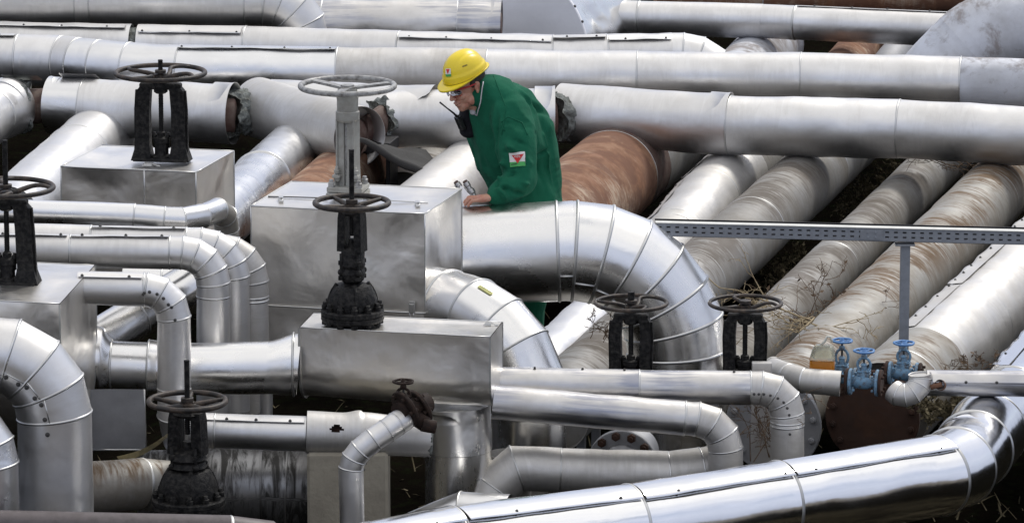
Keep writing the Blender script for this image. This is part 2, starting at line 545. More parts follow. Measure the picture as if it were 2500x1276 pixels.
def pipe(name, label, cat, mat, P, r, group=None, n=44, dent=.0015, dscale=4.0, laps=(), bead=.006, beadw=.012,
         flares=None, mats=None, seed=0.0, lapdark=True, core=None, wool=None, radii=None, endcap=True, facet=False,
         lapscrew=.28, beadmat=None, goremat=None, parent=None, noroot=False, step=.05, bands=None):
    V, B, S = expand(P)
    T, N, FR = frames(V, None, S)
    root = parent or thing(name, label, cat, V[0], group)
    ulen = seed * 3.1
    for i in range(len(V) - 1):
        t, (sd_, upv) = T[i], FR[i]
        Ln = (V[i + 1] - V[i]).length
        if S[i] == 'gap':
            ulen += Ln
            continue
        ra = radii[i] if radii else r
        rb = radii[i + 1] if radii else r
        st = max(2, min(60, int(Ln / step)))
        if S[i] == 'gore':
            st = 3
        b = MB()
        vs, uvs, fs = [], [], []
        fl = (flares or {}).get(i)
        for j in range(st + 1):
            u = j / st
            rr = ra + (rb - ra) * u + (0.0012 + .0018 * u)
            for k in range(n):
                a = 2 * math.pi * k / n
                d = sd_ * math.cos(a) + upv * math.sin(a)
                p0 = ringpt(V[i], t, N[i], d, rr)
                p1 = ringpt(V[i + 1], t, N[i + 1], d, rr)
                p = p0.lerp(p1, u)
                env = 1.0 if S[i] == 'sheet' else .5
                q = p * dscale + Vector((seed, seed * 2, 0))
                dn = (noise.noise(q) + .45 * noise.noise(q * 2.7) - .9 * max(0, noise.noise(q * 1.4 + Vector((9, 4, 2))) - .25)) * dent * 1.35 * env * min(1, 4 * u * (1 - u) + .35)
                if fl:
                    e0, e1, aw, ang = fl
                    w0 = max(0, math.cos(a - R(ang))) ** 2
                    if e1:
                        dn += e1 * w0 * max(0, 1 - (1 - u) * Ln / aw) ** 2
                    if e0:
                        dn += e0 * w0 * max(0, 1 - u * Ln / aw) ** 2
                vs.append(p + d * dn)
                uvs.append((ulen + u * Ln, r * (a if a < math.pi * 2 else 0)))
        for j in range(st):
            for k in range(n):
                k2 = (k + 1) % n
                fs.append((j * n + k, j * n + k2, (j + 1) * n + k2, (j + 1) * n + k))
        b.add(vs, fs, uvs)
        # visible sheet thickness and inside at both ends
        for e, (j, inn) in enumerate(((0, 1), (st, -1))):
            ring = vs[j * n:(j + 1) * n]
            c = V[i + (0 if e == 0 else 1)]
            in1 = [p + (c - p).normalized() * .004 for p in ring]
            in2 = [p + t * (.12 * inn if Ln > .3 else Ln * .3 * inn) for p in in1]
            ff = []
            for k in range(n):
                k2 = (k + 1) % n
                ff += [(k, k2, n + k2, n + k), (n + k, n + k2, 2 * n + k2, 2 * n + k)]
            b.add(list(ring) + in1 + in2, ff, [(ulen, 0)] * (3 * n))
            if endcap and not (core or wool):
                b.add(in2, [tuple(range(n))], smooth=False)
        mt = (mats or {}).get(i, (goremat or mat) if S[i] == 'gore' else mat)
        b.build('jacket_section' if S[i] == 'sheet' else 'elbow_gore', mt, root)
        ulen += Ln
    # beads
    for i in range(len(V)):
        if B[i] not in ('s',):
            continue
        seg = min(i, len(T) - 1)
        t = T[seg]
        sd_, upv = FR[seg]
        ra = radii[i] if radii else r
        nn = N[i]
        b = MB()
        vs, fs = [], []
        prof = [(-1, -.3), (-.6, .75), (0, 1), (.6, .75), (1, -.3)]
        for (o_, h) in prof:
            for k in range(n):
                a = 2 * math.pi * k / n
                d = sd_ * math.cos(a) + upv * math.sin(a)
                vs.append(ringpt(V[i], t, nn, d, ra + .002 + bead * .75 * h) + nn * (o_ * beadw * .5))
        m = len(prof)
        for j in range(m - 1):
            for k in range(n):
                k2 = (k + 1) % n
                fs.append((j * n + k, j * n + k2, (j + 1) * n + k2, (j + 1) * n + k))
        b.add(vs, fs)
        b.build('seam_band', beadmat or M_BAND, root)
    # overlapping longitudinal laps with screws
    for lp in laps:
        i, ang = lp[0], lp[1]
        lift = lp[2] if len(lp) > 2 else .006
        u0, u1 = (lp[3], lp[4]) if len(lp) > 4 else (.01, .985)
        span = lp[5] if len(lp) > 5 else 26
        sgn = lp[6] if len(lp) > 6 else 1
        t, (sd_, upv) = T[i], FR[i]
        ra = radii[i] if radii else r
        Ln = (V[i + 1] - V[i]).length
        st = max(4, int(Ln / .04))
        b = MB()
        vs, fs = [], []
        K = 6
        for j in range(st + 1):
            u = u0 + (u1 - u0) * j / st
            wob = 1 + .9 * noise.noise(Vector((u * Ln * 6, seed + i, ang)))
            for k in range(K + 1):
                f = k / K
                a = R(ang + sgn * span * f) + .012 * noise.noise(Vector((u * Ln * 3, 5 + seed, 2)))
                d = sd_ * math.cos(a) + upv * math.sin(a)
                h = .0042 + dent * .6 + lift * max(.25, wob) * (1 - f) ** 2
                p = ringpt(V[i], t, N[i], d, ra + h).lerp(ringpt(V[i + 1], t, N[i + 1], d, ra + h), u)
                vs.append(p)
        nv = len(vs)
        for j in range(st + 1):
            c0 = V[i].lerp(V[i + 1], u0 + (u1 - u0) * j / st)
            for k in range(K + 1):
                p = vs[j * (K + 1) + k]
                vs.append(p - (p - c0).normalized() * .002)
        for j in range(st):
            for k in range(K):
                q = [j * (K + 1) + k, j * (K + 1) + k + 1, (j + 1) * (K + 1) + k + 1, (j + 1) * (K + 1) + k]
                fs.append(tuple(q))
                fs.append(tuple(x + nv for x in q[::-1]))
            q = [j * (K + 1), (j + 1) * (K + 1), (j + 1) * (K + 1) + nv, j * (K + 1) + nv]
            fs.append(tuple(q))
        b.add(vs, fs)
        lo = b.build('lap_flap', (mats or {}).get(i, mat), root)
        nsc = max(2, int(Ln * (u1 - u0) / lapscrew) + 1)
        if Ln * (u1 - u0) < .12:
            nsc = 1
        for s_ in range(nsc):
            u = u0 + (u1 - u0) * ((s_ + .25 + .16 * math.sin(s_ * 5.1 + i + seed)) / (nsc - .5) if nsc > 1 else .5)
            a = R(ang + sgn * 5)
            d = sd_ * math.cos(a) + upv * math.sin(a)
            h = lift * .8 + .005
            p = ringpt(V[i], t, N[i], d, ra + h).lerp(ringpt(V[i + 1], t, N[i + 1], d, ra + h), min(.99, u))
            sb = MB()
            sb.lathe(p, [(.0075, -.001), (.0075, .002), (.005, .004), (.005, .007), (.003, .008)], 8, d)
            sb.build('screw', M_SCREW, lo)
    # things inside the jacket
    if core:
        b = MB()
        b.tube([V[0]] + V[1:], core, 32)
        b.build('steel_pipe', M_CORE, root)
    if wool:
        for (c0, c1, rw, bits) in wool:
            b = MB()
            st = 26
            vs, fs, nn = [], [], 64
            axis = (c1 - c0).normalized()
            uu = ZV.cross(axis).normalized()
            ww = axis.cross(uu)
            for j in range(st + 1):
                for k in range(nn):
                    a = 2 * math.pi * k / nn
                    d = uu * math.cos(a) + ww * math.sin(a)
                    p = c0.lerp(c1, j / st)
                    q = (p + d * rw) * 16
                    h = noise.noise(q) * .03 + noise.noise(q * 2.4) * .02 + noise.noise(q * 6) * .007
                    vs.append(p + d * (rw + h * bits) + axis * .02 * noise.noise(q * 1.3))
            for j in range(st):
                for k in range(nn):
                    k2 = (k + 1) % nn
                    fs.append((j * nn + k, j * nn + k2, (j + 1) * nn + k2, (j + 1) * nn + k))
            fs.append(tuple(range(nn)))
            fs.append(tuple(st * nn + k for k in range(nn)))
            b.add(vs, fs)
            b.build('insulation_wool', M_WOOL, root)
    return root, V, T, N, FR

def screws_on(root, V, T, N, FR, r, lst, mat=None, size=.007):
    """lst of (segment, u, angle deg)"""
    for (i, u, ang) in lst:
        t, (sd_, upv) = T[i], FR[i]
        d = sd_ * math.cos(R(ang)) + upv * math.sin(R(ang))
        p = ringpt(V[i], t, N[i], d, r + .002).lerp(ringpt(V[i + 1], t, N[i + 1], d, r + .002), u)
        sb = MB()
        sb.lathe(p, [(size * 1.3, -.001), (size * 1.3, .002), (size, .003), (size, .007), (size * .6, .008)], 8, d)
        sb.build('screw', mat or M_SCREW, root)

def disc_flange(mb, c, axis, r, th, hole=0):
    mb.lathe(c, [(max(hole, .001), 0), (r - .004, 0), (r, .004), (r, th - .004), (r - .004, th), (max(hole, .001), th)], 48, axis)
# ---------------------------------------------------------------- sheet metal housings
def grid_panel(name, O, u, lu, v, lv, nrm, mat, root, amp=.006, seed=0, freq=3.0, nu=28, nv=22, th=.002):
    b = MB()
    vs, fs = [], []
    for i in range(nu + 1):
        for j in range(nv + 1):
            a, c = i / nu, j / nv
            p = O + u * (lu * a) + v * (lv * c)
            e = min(1, 7 * min(a, 1 - a)) * min(1, 7 * min(c, 1 - c))
            q = p * freq + Vector((seed, 0, seed * 2))
            h = (noise.noise(q) + .35 * noise.noise(q * 2.3)) * amp * e - amp * .5 * e
            vs.append(p + nrm * h)
    for i in range(nu):
        for j in range(nv):
            fs.append((i * (nv + 1) + j, (i + 1) * (nv + 1) + j, (i + 1) * (nv + 1) + j + 1, i * (nv + 1) + j + 1))
    b.add(vs, fs)
    b.add([p - nrm * th for p in vs], [f[::-1] for f in fs])
    return b.build(name, mat, root)

def trim(name, a, c, nrm, r, mat, root):
    b = MB()
    n = max(2, int((c - a).length / .08))
    b.tube([a.lerp(c, i / n) + nrm * (.0015 * noise.noise(a.lerp(c, i / n) * 9)) for i in range(n + 1)], r, 8)
    return b.build(name, mat, root)

def latch(p, nrm, along, root, s=1.0):
    side = nrm.cross(along).normalized()
    b = MB()
    b.cbox(p + nrm * .003 * s, along, side, nrm, .022 * s, .012 * s, .003 * s, .001)
    b.cbox(p + nrm * .012 * s + along * .004 * s, along, side, nrm, .017 * s, .009 * s, .002 * s, .001)
    for q in (-1, 1):
        b.cbox(p + nrm * .008 * s + side * (.009 * s * q) + along * .004 * s, along, side, nrm, .018 * s, .0015 * s, .006 * s, .0005)
    b.tube([p + along * .02 * s + side * .008 * s + nrm * .012 * s, p + along * .042 * s + side * .008 * s + nrm * .006 * s,
            p + along * .046 * s + nrm * .005 * s, p + along * .042 * s - side * .008 * s + nrm * .006 * s,
            p + along * .02 * s - side * .008 * s + nrm * .012 * s], .0018 * s, 6)
    b.cbox(p + along * .052 * s + nrm * .003 * s, along, side, nrm, .008 * s, .010 * s, .003 * s, .001)
    return b.build('latch', M_BAND, root)

def housing(label, O, w_, d, h, amp=.006, seed=0, group=None, ax=AX, bx=BX, mat=None):
    """O = top front left corner; w_ along the row, d away, h down"""
    mat = mat or M_BOX
    root = thing('valve_housing', label, 'valve housing', O - ZV * h, group)
    g = .0
    grid_panel('lid', O, ax, w_, bx, d, ZV, mat, root, amp * .7, seed)
    grid_panel('front_panel', O, ax, w_, -ZV, h, -bx, mat, root, amp, seed + 3)
    grid_panel('back_panel', O + bx * d, ax, w_, -ZV, h, bx, mat, root, amp, seed + 5)
    grid_panel('side_panel', O + ax * w_, bx, d, -ZV, h, ax, mat, root, amp, seed + 7)
    grid_panel('side_panel', O, bx, d, -ZV, h, -ax, mat, root, amp, seed + 9)
    c = [O, O + ax * w_, O + ax * w_ + bx * d, O + bx * d]
    for i in range(4):
        trim('edge_seam', c[i], c[(i + 1) % 4], ZV, .0035, M_BAND, root)
        trim('edge_seam', c[i], c[i] - ZV * h, ZV * 0, .0035, M_BAND, root)
    return root

def uhousing(label, O, w_, d, h1, amp=.004, seed=0, mat=None, lip=.012, group=None, ends=True, BX=BX):
    """flat topped housing with a half round underside, O = top front left corner"""
    mat = mat or M_BOX
    root = thing('valve_housing', label, 'valve housing', O - ZV * (h1 + d / 2), group)
    rr = d / 2
    prof = [(d, 0), (d, -h1)]
    prof = []
    nh = 8
    for i in range(nh):
        prof.append((0, -h1 * i / nh))
    for i in range(25):
        a = math.pi * i / 24
        prof.append((rr - rr * math.cos(a), -h1 - rr * math.sin(a)))
    for i in range(1, nh + 1):
        prof.append((d, -h1 + h1 * i / nh))
    b = MB()
    nu = 40
    vs, fs, uv = [], [], []
    K = len(prof)
    for i in range(nu + 1):
        for j, (y_, z_) in enumerate(prof):
            p = O + AX * (w_ * i / nu) + BX * y_ + ZV * z_
            e = min(1, 6 * min(i / nu, 1 - i / nu))
            nrm = (BX * (y_ - rr) + ZV * min(0, z_ + h1)).normalized() if abs(y_ - rr) > 1e-6 or z_ < -h1 else -ZV
            h = noise.noise(p * 3.2 + Vector((seed, 1, 2))) * amp * e * (1 if 0 < j < K - 1 else 0)
            vs.append(p + nrm * h)
            uv.append((w_ * i / nu, j * .03))
    for i in range(nu):
        for j in range(K - 1):
            fs.append((i * K + j, (i + 1) * K + j, (i + 1) * K + j + 1, i * K + j + 1))
    b.add(vs, fs, uv)
    b.build('body_sheet', mat, root)
    grid_panel('lid', O, AX, w_, BX, d, ZV, mat, root, amp, seed)
    # end plates with a turned rim
    for e in (0, 1):
        c0 = O + AX * (w_ * e + (.004 if e else -.004))
        pl = MB()
        pts = [c0 + BX * y_ + ZV * z_ for (y_, z_) in prof]
        cen = c0 + BX * rr - ZV * (h1 * .8) + AX * (.012 if e else -.012)
        pl.add(pts + [cen], [(i, i + 1, len(pts)) for i in range(len(pts) - 1)] + [(len(pts) - 1, 0, len(pts))])
        rim = MB()
        big = [c0 + BX * (rr + (y_ - rr) * (1 + lip / rr)) + ZV * (z_ if z_ > -h1 else -h1 + (z_ + h1) * (1 + lip / rr)) for (y_, z_) in prof]
        q = [p + AX * (.003 if e else -.003) for p in big]
        q2 = [p - AX * (.006 if e else -.006) for p in big]
        inn = [p - AX * (.006 if e else -.006) for p in pts]
        n_ = len(pts)
        ff = []
        for i in range(n_ - 1):
            ff += [(i, i + 1, n_ + i + 1, n_ + i), (n_ + i, n_ + i + 1, 2 * n_ + i + 1, 2 * n_ + i), (2 * n_ + i, 2 * n_ + i + 1, 3 * n_ + i + 1, 3 * n_ + i)]
        rim.add(pts + q + q2 + inn, ff, smooth=False)
        pl.build('end_plate', mat, root)
        rim.build('end_rim', M_BAND, root)
    for k in (0, 1):
        trim('edge_seam', O + BX * d * k, O + BX * d * k + AX * w_, ZV, .003, M_BAND, root)
    return root

# ---------------------------------------------------------------- bars of rectangular section along a path
def bar(mb, pts, wv, dv, ws, ds, bev=.0):
    vs, fs = [], []
    for p, a, c in zip(pts, ws, ds):
        for (i, j) in ((-1, -1), (1, -1), (1, 1), (-1, 1)):
            vs.append(Vector(p) + wv * (a * i) + dv * (c * j))
    for i in range(len(pts) - 1):
        for k in range(4):
            k2 = (k + 1) % 4
            fs.append((i * 4 + k, i * 4 + k2, i * 4 + 4 + k2, i * 4 + 4 + k))
    e = (len(pts) - 1) * 4
    fs += [(3, 2, 1, 0), (e, e + 1, e + 2, e + 3)]
    mb.add(vs, fs, smooth=False)

# ---------------------------------------------------------------- hand wheels and valves
def handwheel(root, c, Rw, rt, ns, kind, mat, hubr, hubh, rot=0, drop=.02, tilt=0, rimmat=None):
    ax = Matrix.Rotation(tilt, 3, 'Y') @ ZV
    rim = MB()
    rim.torus(c, Rw - rt, rt, 56, 12, ax)
    o = rim.build('handwheel', rimmat or mat, root)
    hub = MB()
    hc = c - ax * drop
    hub.lathe(hc, [(hubr * .8, -hubh), (hubr, -hubh * .8), (hubr, hubh * .5), (hubr * .8, hubh * .6), (hubr * .8, hubh), (.001, hubh)], 20, ax)
    hub.build('hub', mat, o)
    for k in range(ns):
        s = MB()
        a0 = rot + 2 * math.pi * k / ns
        pts, rr = [], []
        for i in range(11):
            f = i / 10
            rad = hubr * .7 + (Rw - rt * 1.1 - hubr * .7) * f
            a = a0
            if kind == 'swirl':
                a = a0 + .55 * math.sin(f * math.pi) + .35 * f
            h = -drop * (1 - f) ** 1.2 + (.012 * math.sin(f * math.pi) if kind == 'swirl' else 0)
            pts.append(c + Vector((math.cos(a) * rad, math.sin(a) * rad, h)))
            rr.append(rt * (1.15 - .45 * f) if kind != 'flat' else rt)
        if kind == 'flat':
            dv = Vector((math.cos(a0), math.sin(a0), 0))
            bar(s, pts, Vector((-dv.y, dv.x, 0)), ZV, [rt * 1.5] * 11, [rt * .45] * 11)
        else:
            s.tube(pts, rr, 8)
        s.build('spoke', mat, o)
    return o

def threaded(mb, a, c, r, pitch=.008):
    n = int((c - a).length / pitch)
    pts = [a.lerp(c, i / (2 * n)) for i in range(2 * n + 1)]
    mb.tube(pts, [r * (1.0 if i % 2 else .84) for i in range(2 * n + 1)], 12)

def yoke_valve(label, px, y, wpy, bpy_, wd, xt, xb, gap, legw, spokes=4, rot=0, mat=None, wmat=None, stemtop=None, ytop=None, group=None, foot=True, tilt=0, kind='swirl', nut=True, drop=.024):
    mat = mat or M_BLACK
    wmat = wmat or M_WHEEL
    base = Y(px, bpy_, y)
    k = 1 / m_(base, 1)      # px per metre
    root = thing('gate_valve', label, 'valve', base, group)
    wz = Y(px, wpy, y).z
    c = Vector((base.x, base.y, wz))
    handwheel(root, c, wd / k / 2, wd / k * .026, spokes, kind, wmat, wd / k * .085, .018, rot, drop, tilt)
    zt = Y(px, ytop, y).z
    X = Vector((1, 0, 0))
    X = Matrix.Rotation(-.15, 3, 'Z') @ X
    D = ZV.cross(X)
    # legs
    for s in (-1, 1):
        b = MB()
        t_, bo = xt / k / 2, xb / k / 2
        lw = legw / k / 2
        H = zt - base.z
        pts = [Vector((c.x, c.y, zt - .012)) + X * s * t_ * .25, Vector((c.x, c.y, zt - .014)) + X * s * (t_ - lw * 1.3),
               Vector((c.x, c.y, zt - .035)) + X * s * (t_ - lw * .9), Vector((c.x, c.y, zt - H * .35)) + X * s * (t_ - lw * .7),
               Vector((c.x, c.y, zt - H * .8)) + X * s * (bo * .96 - lw), Vector((c.x, c.y, base.z)) + X * s * (bo - lw)]
        ws = [lw * .8, lw * .9, lw, lw, lw * 1.0, lw * 1.5]
        bar(b, pts, X, D, ws, [.018, .022, .026, .026, .03, .045])
        # stiffening rib on the outside
        pr = [p + X * s * (lw + .004) for p in pts[2:]]
        bar(b, pr, X, D, [.006] * 4, [.008, .008, .010, .014])
        b.build('yoke_leg', mat, root)
    ya = MB()
    ya.cbox(Vector((c.x, c.y, zt - .014)), X, D, ZV, xt / k / 2 * .92, .024, .016, .006)
    ya.build('yoke_head', mat, root)
    yn = MB()
    yn.lathe((c.x, c.y, zt - .05), [(.024, 0), (.034, .008), (.034, .05), (.026, .06), (.026, max(.062, wz - zt + .03))], 20)
    yn.build('yoke_nut', mat, root)
    st = MB()
    ztop = Y(px, stemtop, y).z if stemtop else wz + .03
    threaded(st, Vector((c.x, c.y, base.z + .02)), Vector((c.x, c.y, zt)), .0125 if wd / k > .3 else .01)
    if stemtop and ztop > wz + .06:
        threaded(st, Vector((c.x, c.y, zt)), Vector((c.x, c.y, ztop)), .0125)
    else:
        st.lathe((c.x, c.y, wz - .02), [(.018, 0), (.018, .03), (.016, .034), (.016, ztop - wz + .02), (.001, ztop - wz + .02)], 12)
    st.build('stem', mat, root)
    if nut:
        nb = MB()
        nb.hexbolt(Vector((c.x, c.y, wz + .0)), ZV, .030, .014)
        nb.build('wheel_nut', wmat, root)
    gl = MB()
    H = zt - base.z
    gl.lathe((c.x, c.y, base.z), [(.05, 0), (.05, .02), (.034, .03), (.034, H * .22), (.042, H * .23), (.042, H * .29), (.02, H * .31), (.02, H * .36), (.012, H * .38)], 20)
    for s in (-1, 1):
        p = Vector((c.x, c.y, base.z + H * .16)) + X * s * .034
        gl.tube([p, p + ZV * H * .2], .007, 8)
        gl.hexbolt(p + ZV * H * .14, ZV, .013, .012)
    gl.build('gland', mat, root)
    if foot:
        ft = MB()
        hw = xb / k / 2
        ft.cbox((c.x, c.y, base.z + .006), X, D, ZV, hw * 1.04, .058, .008, .003)
        ft.build('foot_flange', mat, root)
    return root

def small_valve(label, px, wpy, bpy_, y, wd, mats, body=True, group=None, flange_ax=None, fl=.05, rot=0, spokes=4):
    mb_, mw_ = mats
    base = Y(px, bpy_, y)
    k = 1 / m_(base, 1)
    root = thing('globe_valve', label, 'valve', base, group)
    wz = Y(px, wpy, y).z
    c = Vector((base.x, base.y, wz))
    Rw = wd / k / 2
    # scalloped rim
    rim = MB()
    vs, fs = [], []
    n, kk = 48, 8
    rt = Rw * .11
    for i in range(n):
        a = 2 * math.pi * i / n
        Rm = Rw - rt - Rw * .07 * (1 + math.cos(a * 5 + rot)) * .5
        d = Vector((math.cos(a), math.sin(a), 0))
        for j in range(kk):
            q = 2 * math.pi * j / kk
            vs.append(c + d * (Rm + rt * math.cos(q)) + ZV * rt * math.sin(q))
    for i in range(n):
        for j in range(kk):
            i2, j2 = (i + 1) % n, (j + 1) % kk
            fs.append((i * kk + j, i2 * kk + j, i2 * kk + j2, i * kk + j2))
    rim.add(vs, fs)
    o = rim.build('handwheel', mw_, root)
    for q in range(spokes):
        a = rot + 2 * math.pi * q / spokes
        s = MB()
        s.tube([c + ZV * -.004, c + Vector((math.cos(a), math.sin(a), 0)) * (Rw * .82)], rt * .75, 6)
        s.build('spoke', mw_, o)
    hb = MB()
    hb.lathe(c, [(Rw * .22, -.010), (Rw * .26, 0), (Rw * .16, .008), (Rw * .12, .014), (.001, .014)], 14)
    hb.build('hub', mw_, o)
    H = wz - base.z
    st = MB()
    threaded(st, Vector((c.x, c.y, base.z + H * .3)), Vector((c.x, c.y, wz)), .0055, .005)
    st.build('stem', M_SCREW, root)
    yk = MB()
    X = AX if flange_ax is None else flange_ax
    for s in (-1, 1):
        pts = [Vector((c.x, c.y, base.z + H * (.18 + .55 * i / 8))) + X * s * (.006 + .024 * math.sin(math.pi * i / 8) ** .6) for i in range(9)]
        yk.tube(pts, .0065, 8)
    yk.lathe((c.x, c.y, base.z + H * .70), [(.012, 0), (.014, .004), (.014, .014), (.010, .02)], 12)
    yk.build('yoke', mb_, root)
    bn = MB()
    D = ZV.cross(X)
    bn.cbox((c.x, c.y, base.z + H * .10), X, D, ZV, .030, .026, .006, .002)
    bn.cbox((c.x, c.y, base.z + H * .10 + .014), X, D, ZV, .030, .026, .005, .002)
    for i in (-1, 1):
        for j in (-1, 1):
            bn.hexbolt(Vector((c.x, c.y, base.z + H * .10 + .018)) + X * .022 * i + D * .018 * j, ZV, .006, .008)
    bn.lathe((c.x, c.y, base.z + H * .10 + .018), [(.016, 0), (.013, H * .18), (.018, H * .2), (.008, H * .28)], 14)
    bn.build('bonnet', mb_, root)
    if body:
        bd = MB()
        cc_ = Vector((c.x, c.y, base.z - .028))
        bd.tube([cc_ - X * .06, cc_ - X * .045, cc_ - X * .02 + ZV * .004, cc_ + X * .02 + ZV * .004, cc_ + X * .045, cc_ + X * .06], [.024, .022, .036, .036, .022, .024], 18)
        bd.lathe(cc_, [(.034, 0), (.026, .05)], 16)
        bd.build('valve_body', mb_, root)
        for s in (-1, 1):
            f = MB()
            disc_flange(f, cc_ + X * (s * .062 - .007), X, fl, .015)
            for q in range(4):
                a = math.pi / 4 + q * math.pi / 2
                d = D * math.cos(a) + ZV * math.sin(a)
                f.hexbolt(cc_ + X * s * .048 + d * fl * .74, X * -s, .007, .009)
            f.build('flange', mb_, root)
            g = MB()
            disc_flange(g, cc_ + X * (s * .078 - .007), X, fl, .014)
            for q in range(4):
                a = math.pi / 4 + q * math.pi / 2
                d = D * math.cos(a) + ZV * math.sin(a)
                g.hexbolt(cc_ + X * s * .085 + d * fl * .74, X * s, .007, .012)
            g.build('counter_flange', M_RUSTD, root)
    return root
# ================================================================ the place
# ---- ground
GZ = -1.05
b = MB()
n = 90
vs, fs = [], []
for i in range(n + 1):
    for j in range(n + 1):
        x, y = -7 + 14 * i / n, -6 + 24 * j / n
        vs.append((x, y, GZ + .10 * noise.noise(Vector((x * .9, y * .9, 0))) + .05 * noise.noise(Vector((x * 4, y * 4, 1)))))
for i in range(n):
    for j in range(n):
        fs.append((i * (n + 1) + j, (i + 1) * (n + 1) + j, (i + 1) * (n + 1) + j + 1, i * (n + 1) + j + 1))
b.add(vs, fs)
b.add([(-1500, -1500, GZ - .12), (1500, -1500, GZ - .12), (1500, 1500, GZ - .12), (-1500, 1500, GZ - .12)], [(0, 1, 2, 3)])
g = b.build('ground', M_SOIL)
g['kind'] = 'structure'

# ---- pipes running away from the camera, below the rows
ZD = -.30
def diag(name, label, mat, a, c, rpx, z=ZD, seams=(), ends=('e', 'e'), **k):
    pa, pc = Z(*a, z), Z(*c, z)
    pts = [(pa, ends[0])]
    for s in seams:
        pts.append((pa.lerp(pc, s), 's'))
    pts.append((pc, ends[1]))
    return pipe(name, label, 'pipe', mat, pts, m_(pa, rpx), k.pop('group', 'pipes running away under the pipe rows'), **k)

diag('insulated_pipe', 'pale clad pipe at the left edge, passing under the broken row', M_MID, (15, 540), (330, 262), 88, seams=(.52,), dent=.004, seed=1, z=-.12)
diag('insulated_pipe', 'shiny clad pipe with a raised bright band, behind the left square housing', M_NEW, (470, 600), (800, 290), 76, z=-.1, seams=(.48,), bead=.012, beadw=.02, seed=2)
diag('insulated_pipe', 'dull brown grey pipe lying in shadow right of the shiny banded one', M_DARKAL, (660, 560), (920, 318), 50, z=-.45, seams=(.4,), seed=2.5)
diag('rusty_pipe', 'bare rusty pipe end behind the grey valve column', M_RUST, (722, 544), (990, 300), 86, z=-.22, seams=(.72,), bead=.004, seed=3, mats={1: M_DARKAL})
diag('insulated_pipe', 'dark grimy pipe between the rusty pipe and the man', M_DIRTY, (985, 480), (1160, 325), 62, z=-.36, seed=4)
diag('insulated_pipe', 'pale dusty pipe just behind the box corner and the man', M_OLD, (955, 589), (1300, 300), 92, z=-.25, seams=(.42,), seed=5, bead=.004)
diag('rusty_pipe', 'thick rusty brown pipe right behind the man, its cladding stripped', M_RUST, (1275, 617), (1700, 258), 122, z=-.25, seams=(.48, .56, .78), bead=.004, seed=6, n=56, dent=.002,
     mats={1: M_CORE, 2: M_DIRTY, 3: M_DIRTY})
# large boxy jacket that narrows, D6
pa, pc = Z(1300, 925, ZD), Z(1960, 320, ZD)
rr = m_(Z(1700, 480, ZD), 76)
pipe('insulated_pipe', 'light grey pipe with a wider squarish jacket, left of the cable tray', 'pipe', M_OLD,
     [(pa, 'e'), (Z(1560, 690, ZD), 's'), (Z(1650, 590, ZD), 's'), (Z(1718, 500, ZD).lerp(Z(1728, 492, ZD), 1), 's'), (Z(1800, 425, ZD), 'n'), (pc, 'e')], rr,
     'pipes running away under the pipe rows', radii=[rr * .8, rr * .9, rr * 1.02, rr * 1.05, rr * 1.05, rr * 1.0], dent=.007, dscale=5, seed=7, bead=.004,
     laps=[(2, 150, .012, .02, .98, 20, -1), (3, 150, .012, .02, .98, 20, -1)], mats={4: M_DIRTY, 0: M_MID})
diag('insulated_pipe', 'grey grimy pipe crossing below the left end of the cable tray', M_DIRTY, (1345, 1013), (2120, 300), 96, seams=(.38, .57, .80), dent=.003, seed=8, bead=.0025, beadw=.01)
diag('insulated_pipe', 'mottled grey pipe below the joint of the cable tray', M_DIRTY, (1690, 994), (2360, 330), 74, z=-.36, seams=(.45,), dent=.003, seed=9, bead=.0025)
diag('insulated_pipe', 'brown streaked pipe passing behind the post of the cable tray', M_RUSTST, (1900, 1000), (2560, 340), 98, seams=(.08, .45, .72), dent=.003, seed=10, bead=.0025)
diag('insulated_pipe', 'wide pale jacketed pipe right of the tray post, rust stained at its near end', M_OLD, (2155, 1000), (2760, 430), 118, seams=(.05, .13, .30, .50, .8), dent=.006, dscale=5, seed=11, bead=.003,
     laps=[(3, 118, .014, .02, .99, 18, -1), (4, 118, .014, .01, .99, 18, -1), (2, 118, .012, .02, .99, 18, -1)], mats={0: M_RUSTST, 1: M_RUSTST}, lapscrew=.22)

# ---- rows of pipe across the picture
# nearest row (the broken one)
zr = .06
rad4 = m_(Z(1900, 312, zr), 71)
def R4(px, py):
    return Z(px, py, zr)
P4 = [(R4(-420, 560), 'e'), (R4(-30, 285), 's'), (R4(22, 262), 'g'), (R4(122, 258), 'n'), (R4(208, 262), 's'), (R4(572, 280), 'g'), (R4(628, 262), 'n'), (R4(878, 334), 'g'),
      (R4(945, 290), 'n'), (R4(1355, 290), 'g'), (R4(1368, 276), 'n'), (R4(1783, 306), 's'), (R4(2195, 314), 's'), (R4(3000, 362), 'e')]
rt, V, T, N, FR = pipe('insulated_pipe', 'broken silver row over a rusty pipe, with torn sheets and bare wool', 'pipe', M_MID, P4, rad4, 'long pipe rows crossing behind the man',
     n=64, dent=.006, dscale=3.0, seed=20, bead=.004, beadw=.012,
     flares={1: (0, .01, .1, 90), 4: (0, .015, .12, 90), 8: (.0, .022, .15, 80), 10: (.0, .020, .22, 95), 3: (.012, 0, .1, 90)},
     radii=[rad4 * q for q in (1, 1, 1, .97, 1.0, 1.03, 1.05, 1.03, 1.0, 1.02, 1.04, 1.02, 1.0, 1.0)],
     mats={3: M_NEW, 6: M_OLD, 8: M_MID, 10: M_MID, 11: M_MID},
     laps=[(2, 60, .02, .1, .95, 20)] if False else ())
b = MB()
b.tube([q[0] for q in P4[:-1]], rad4 * .62, 40)
b.build('steel_pipe', M_CORE, rt)
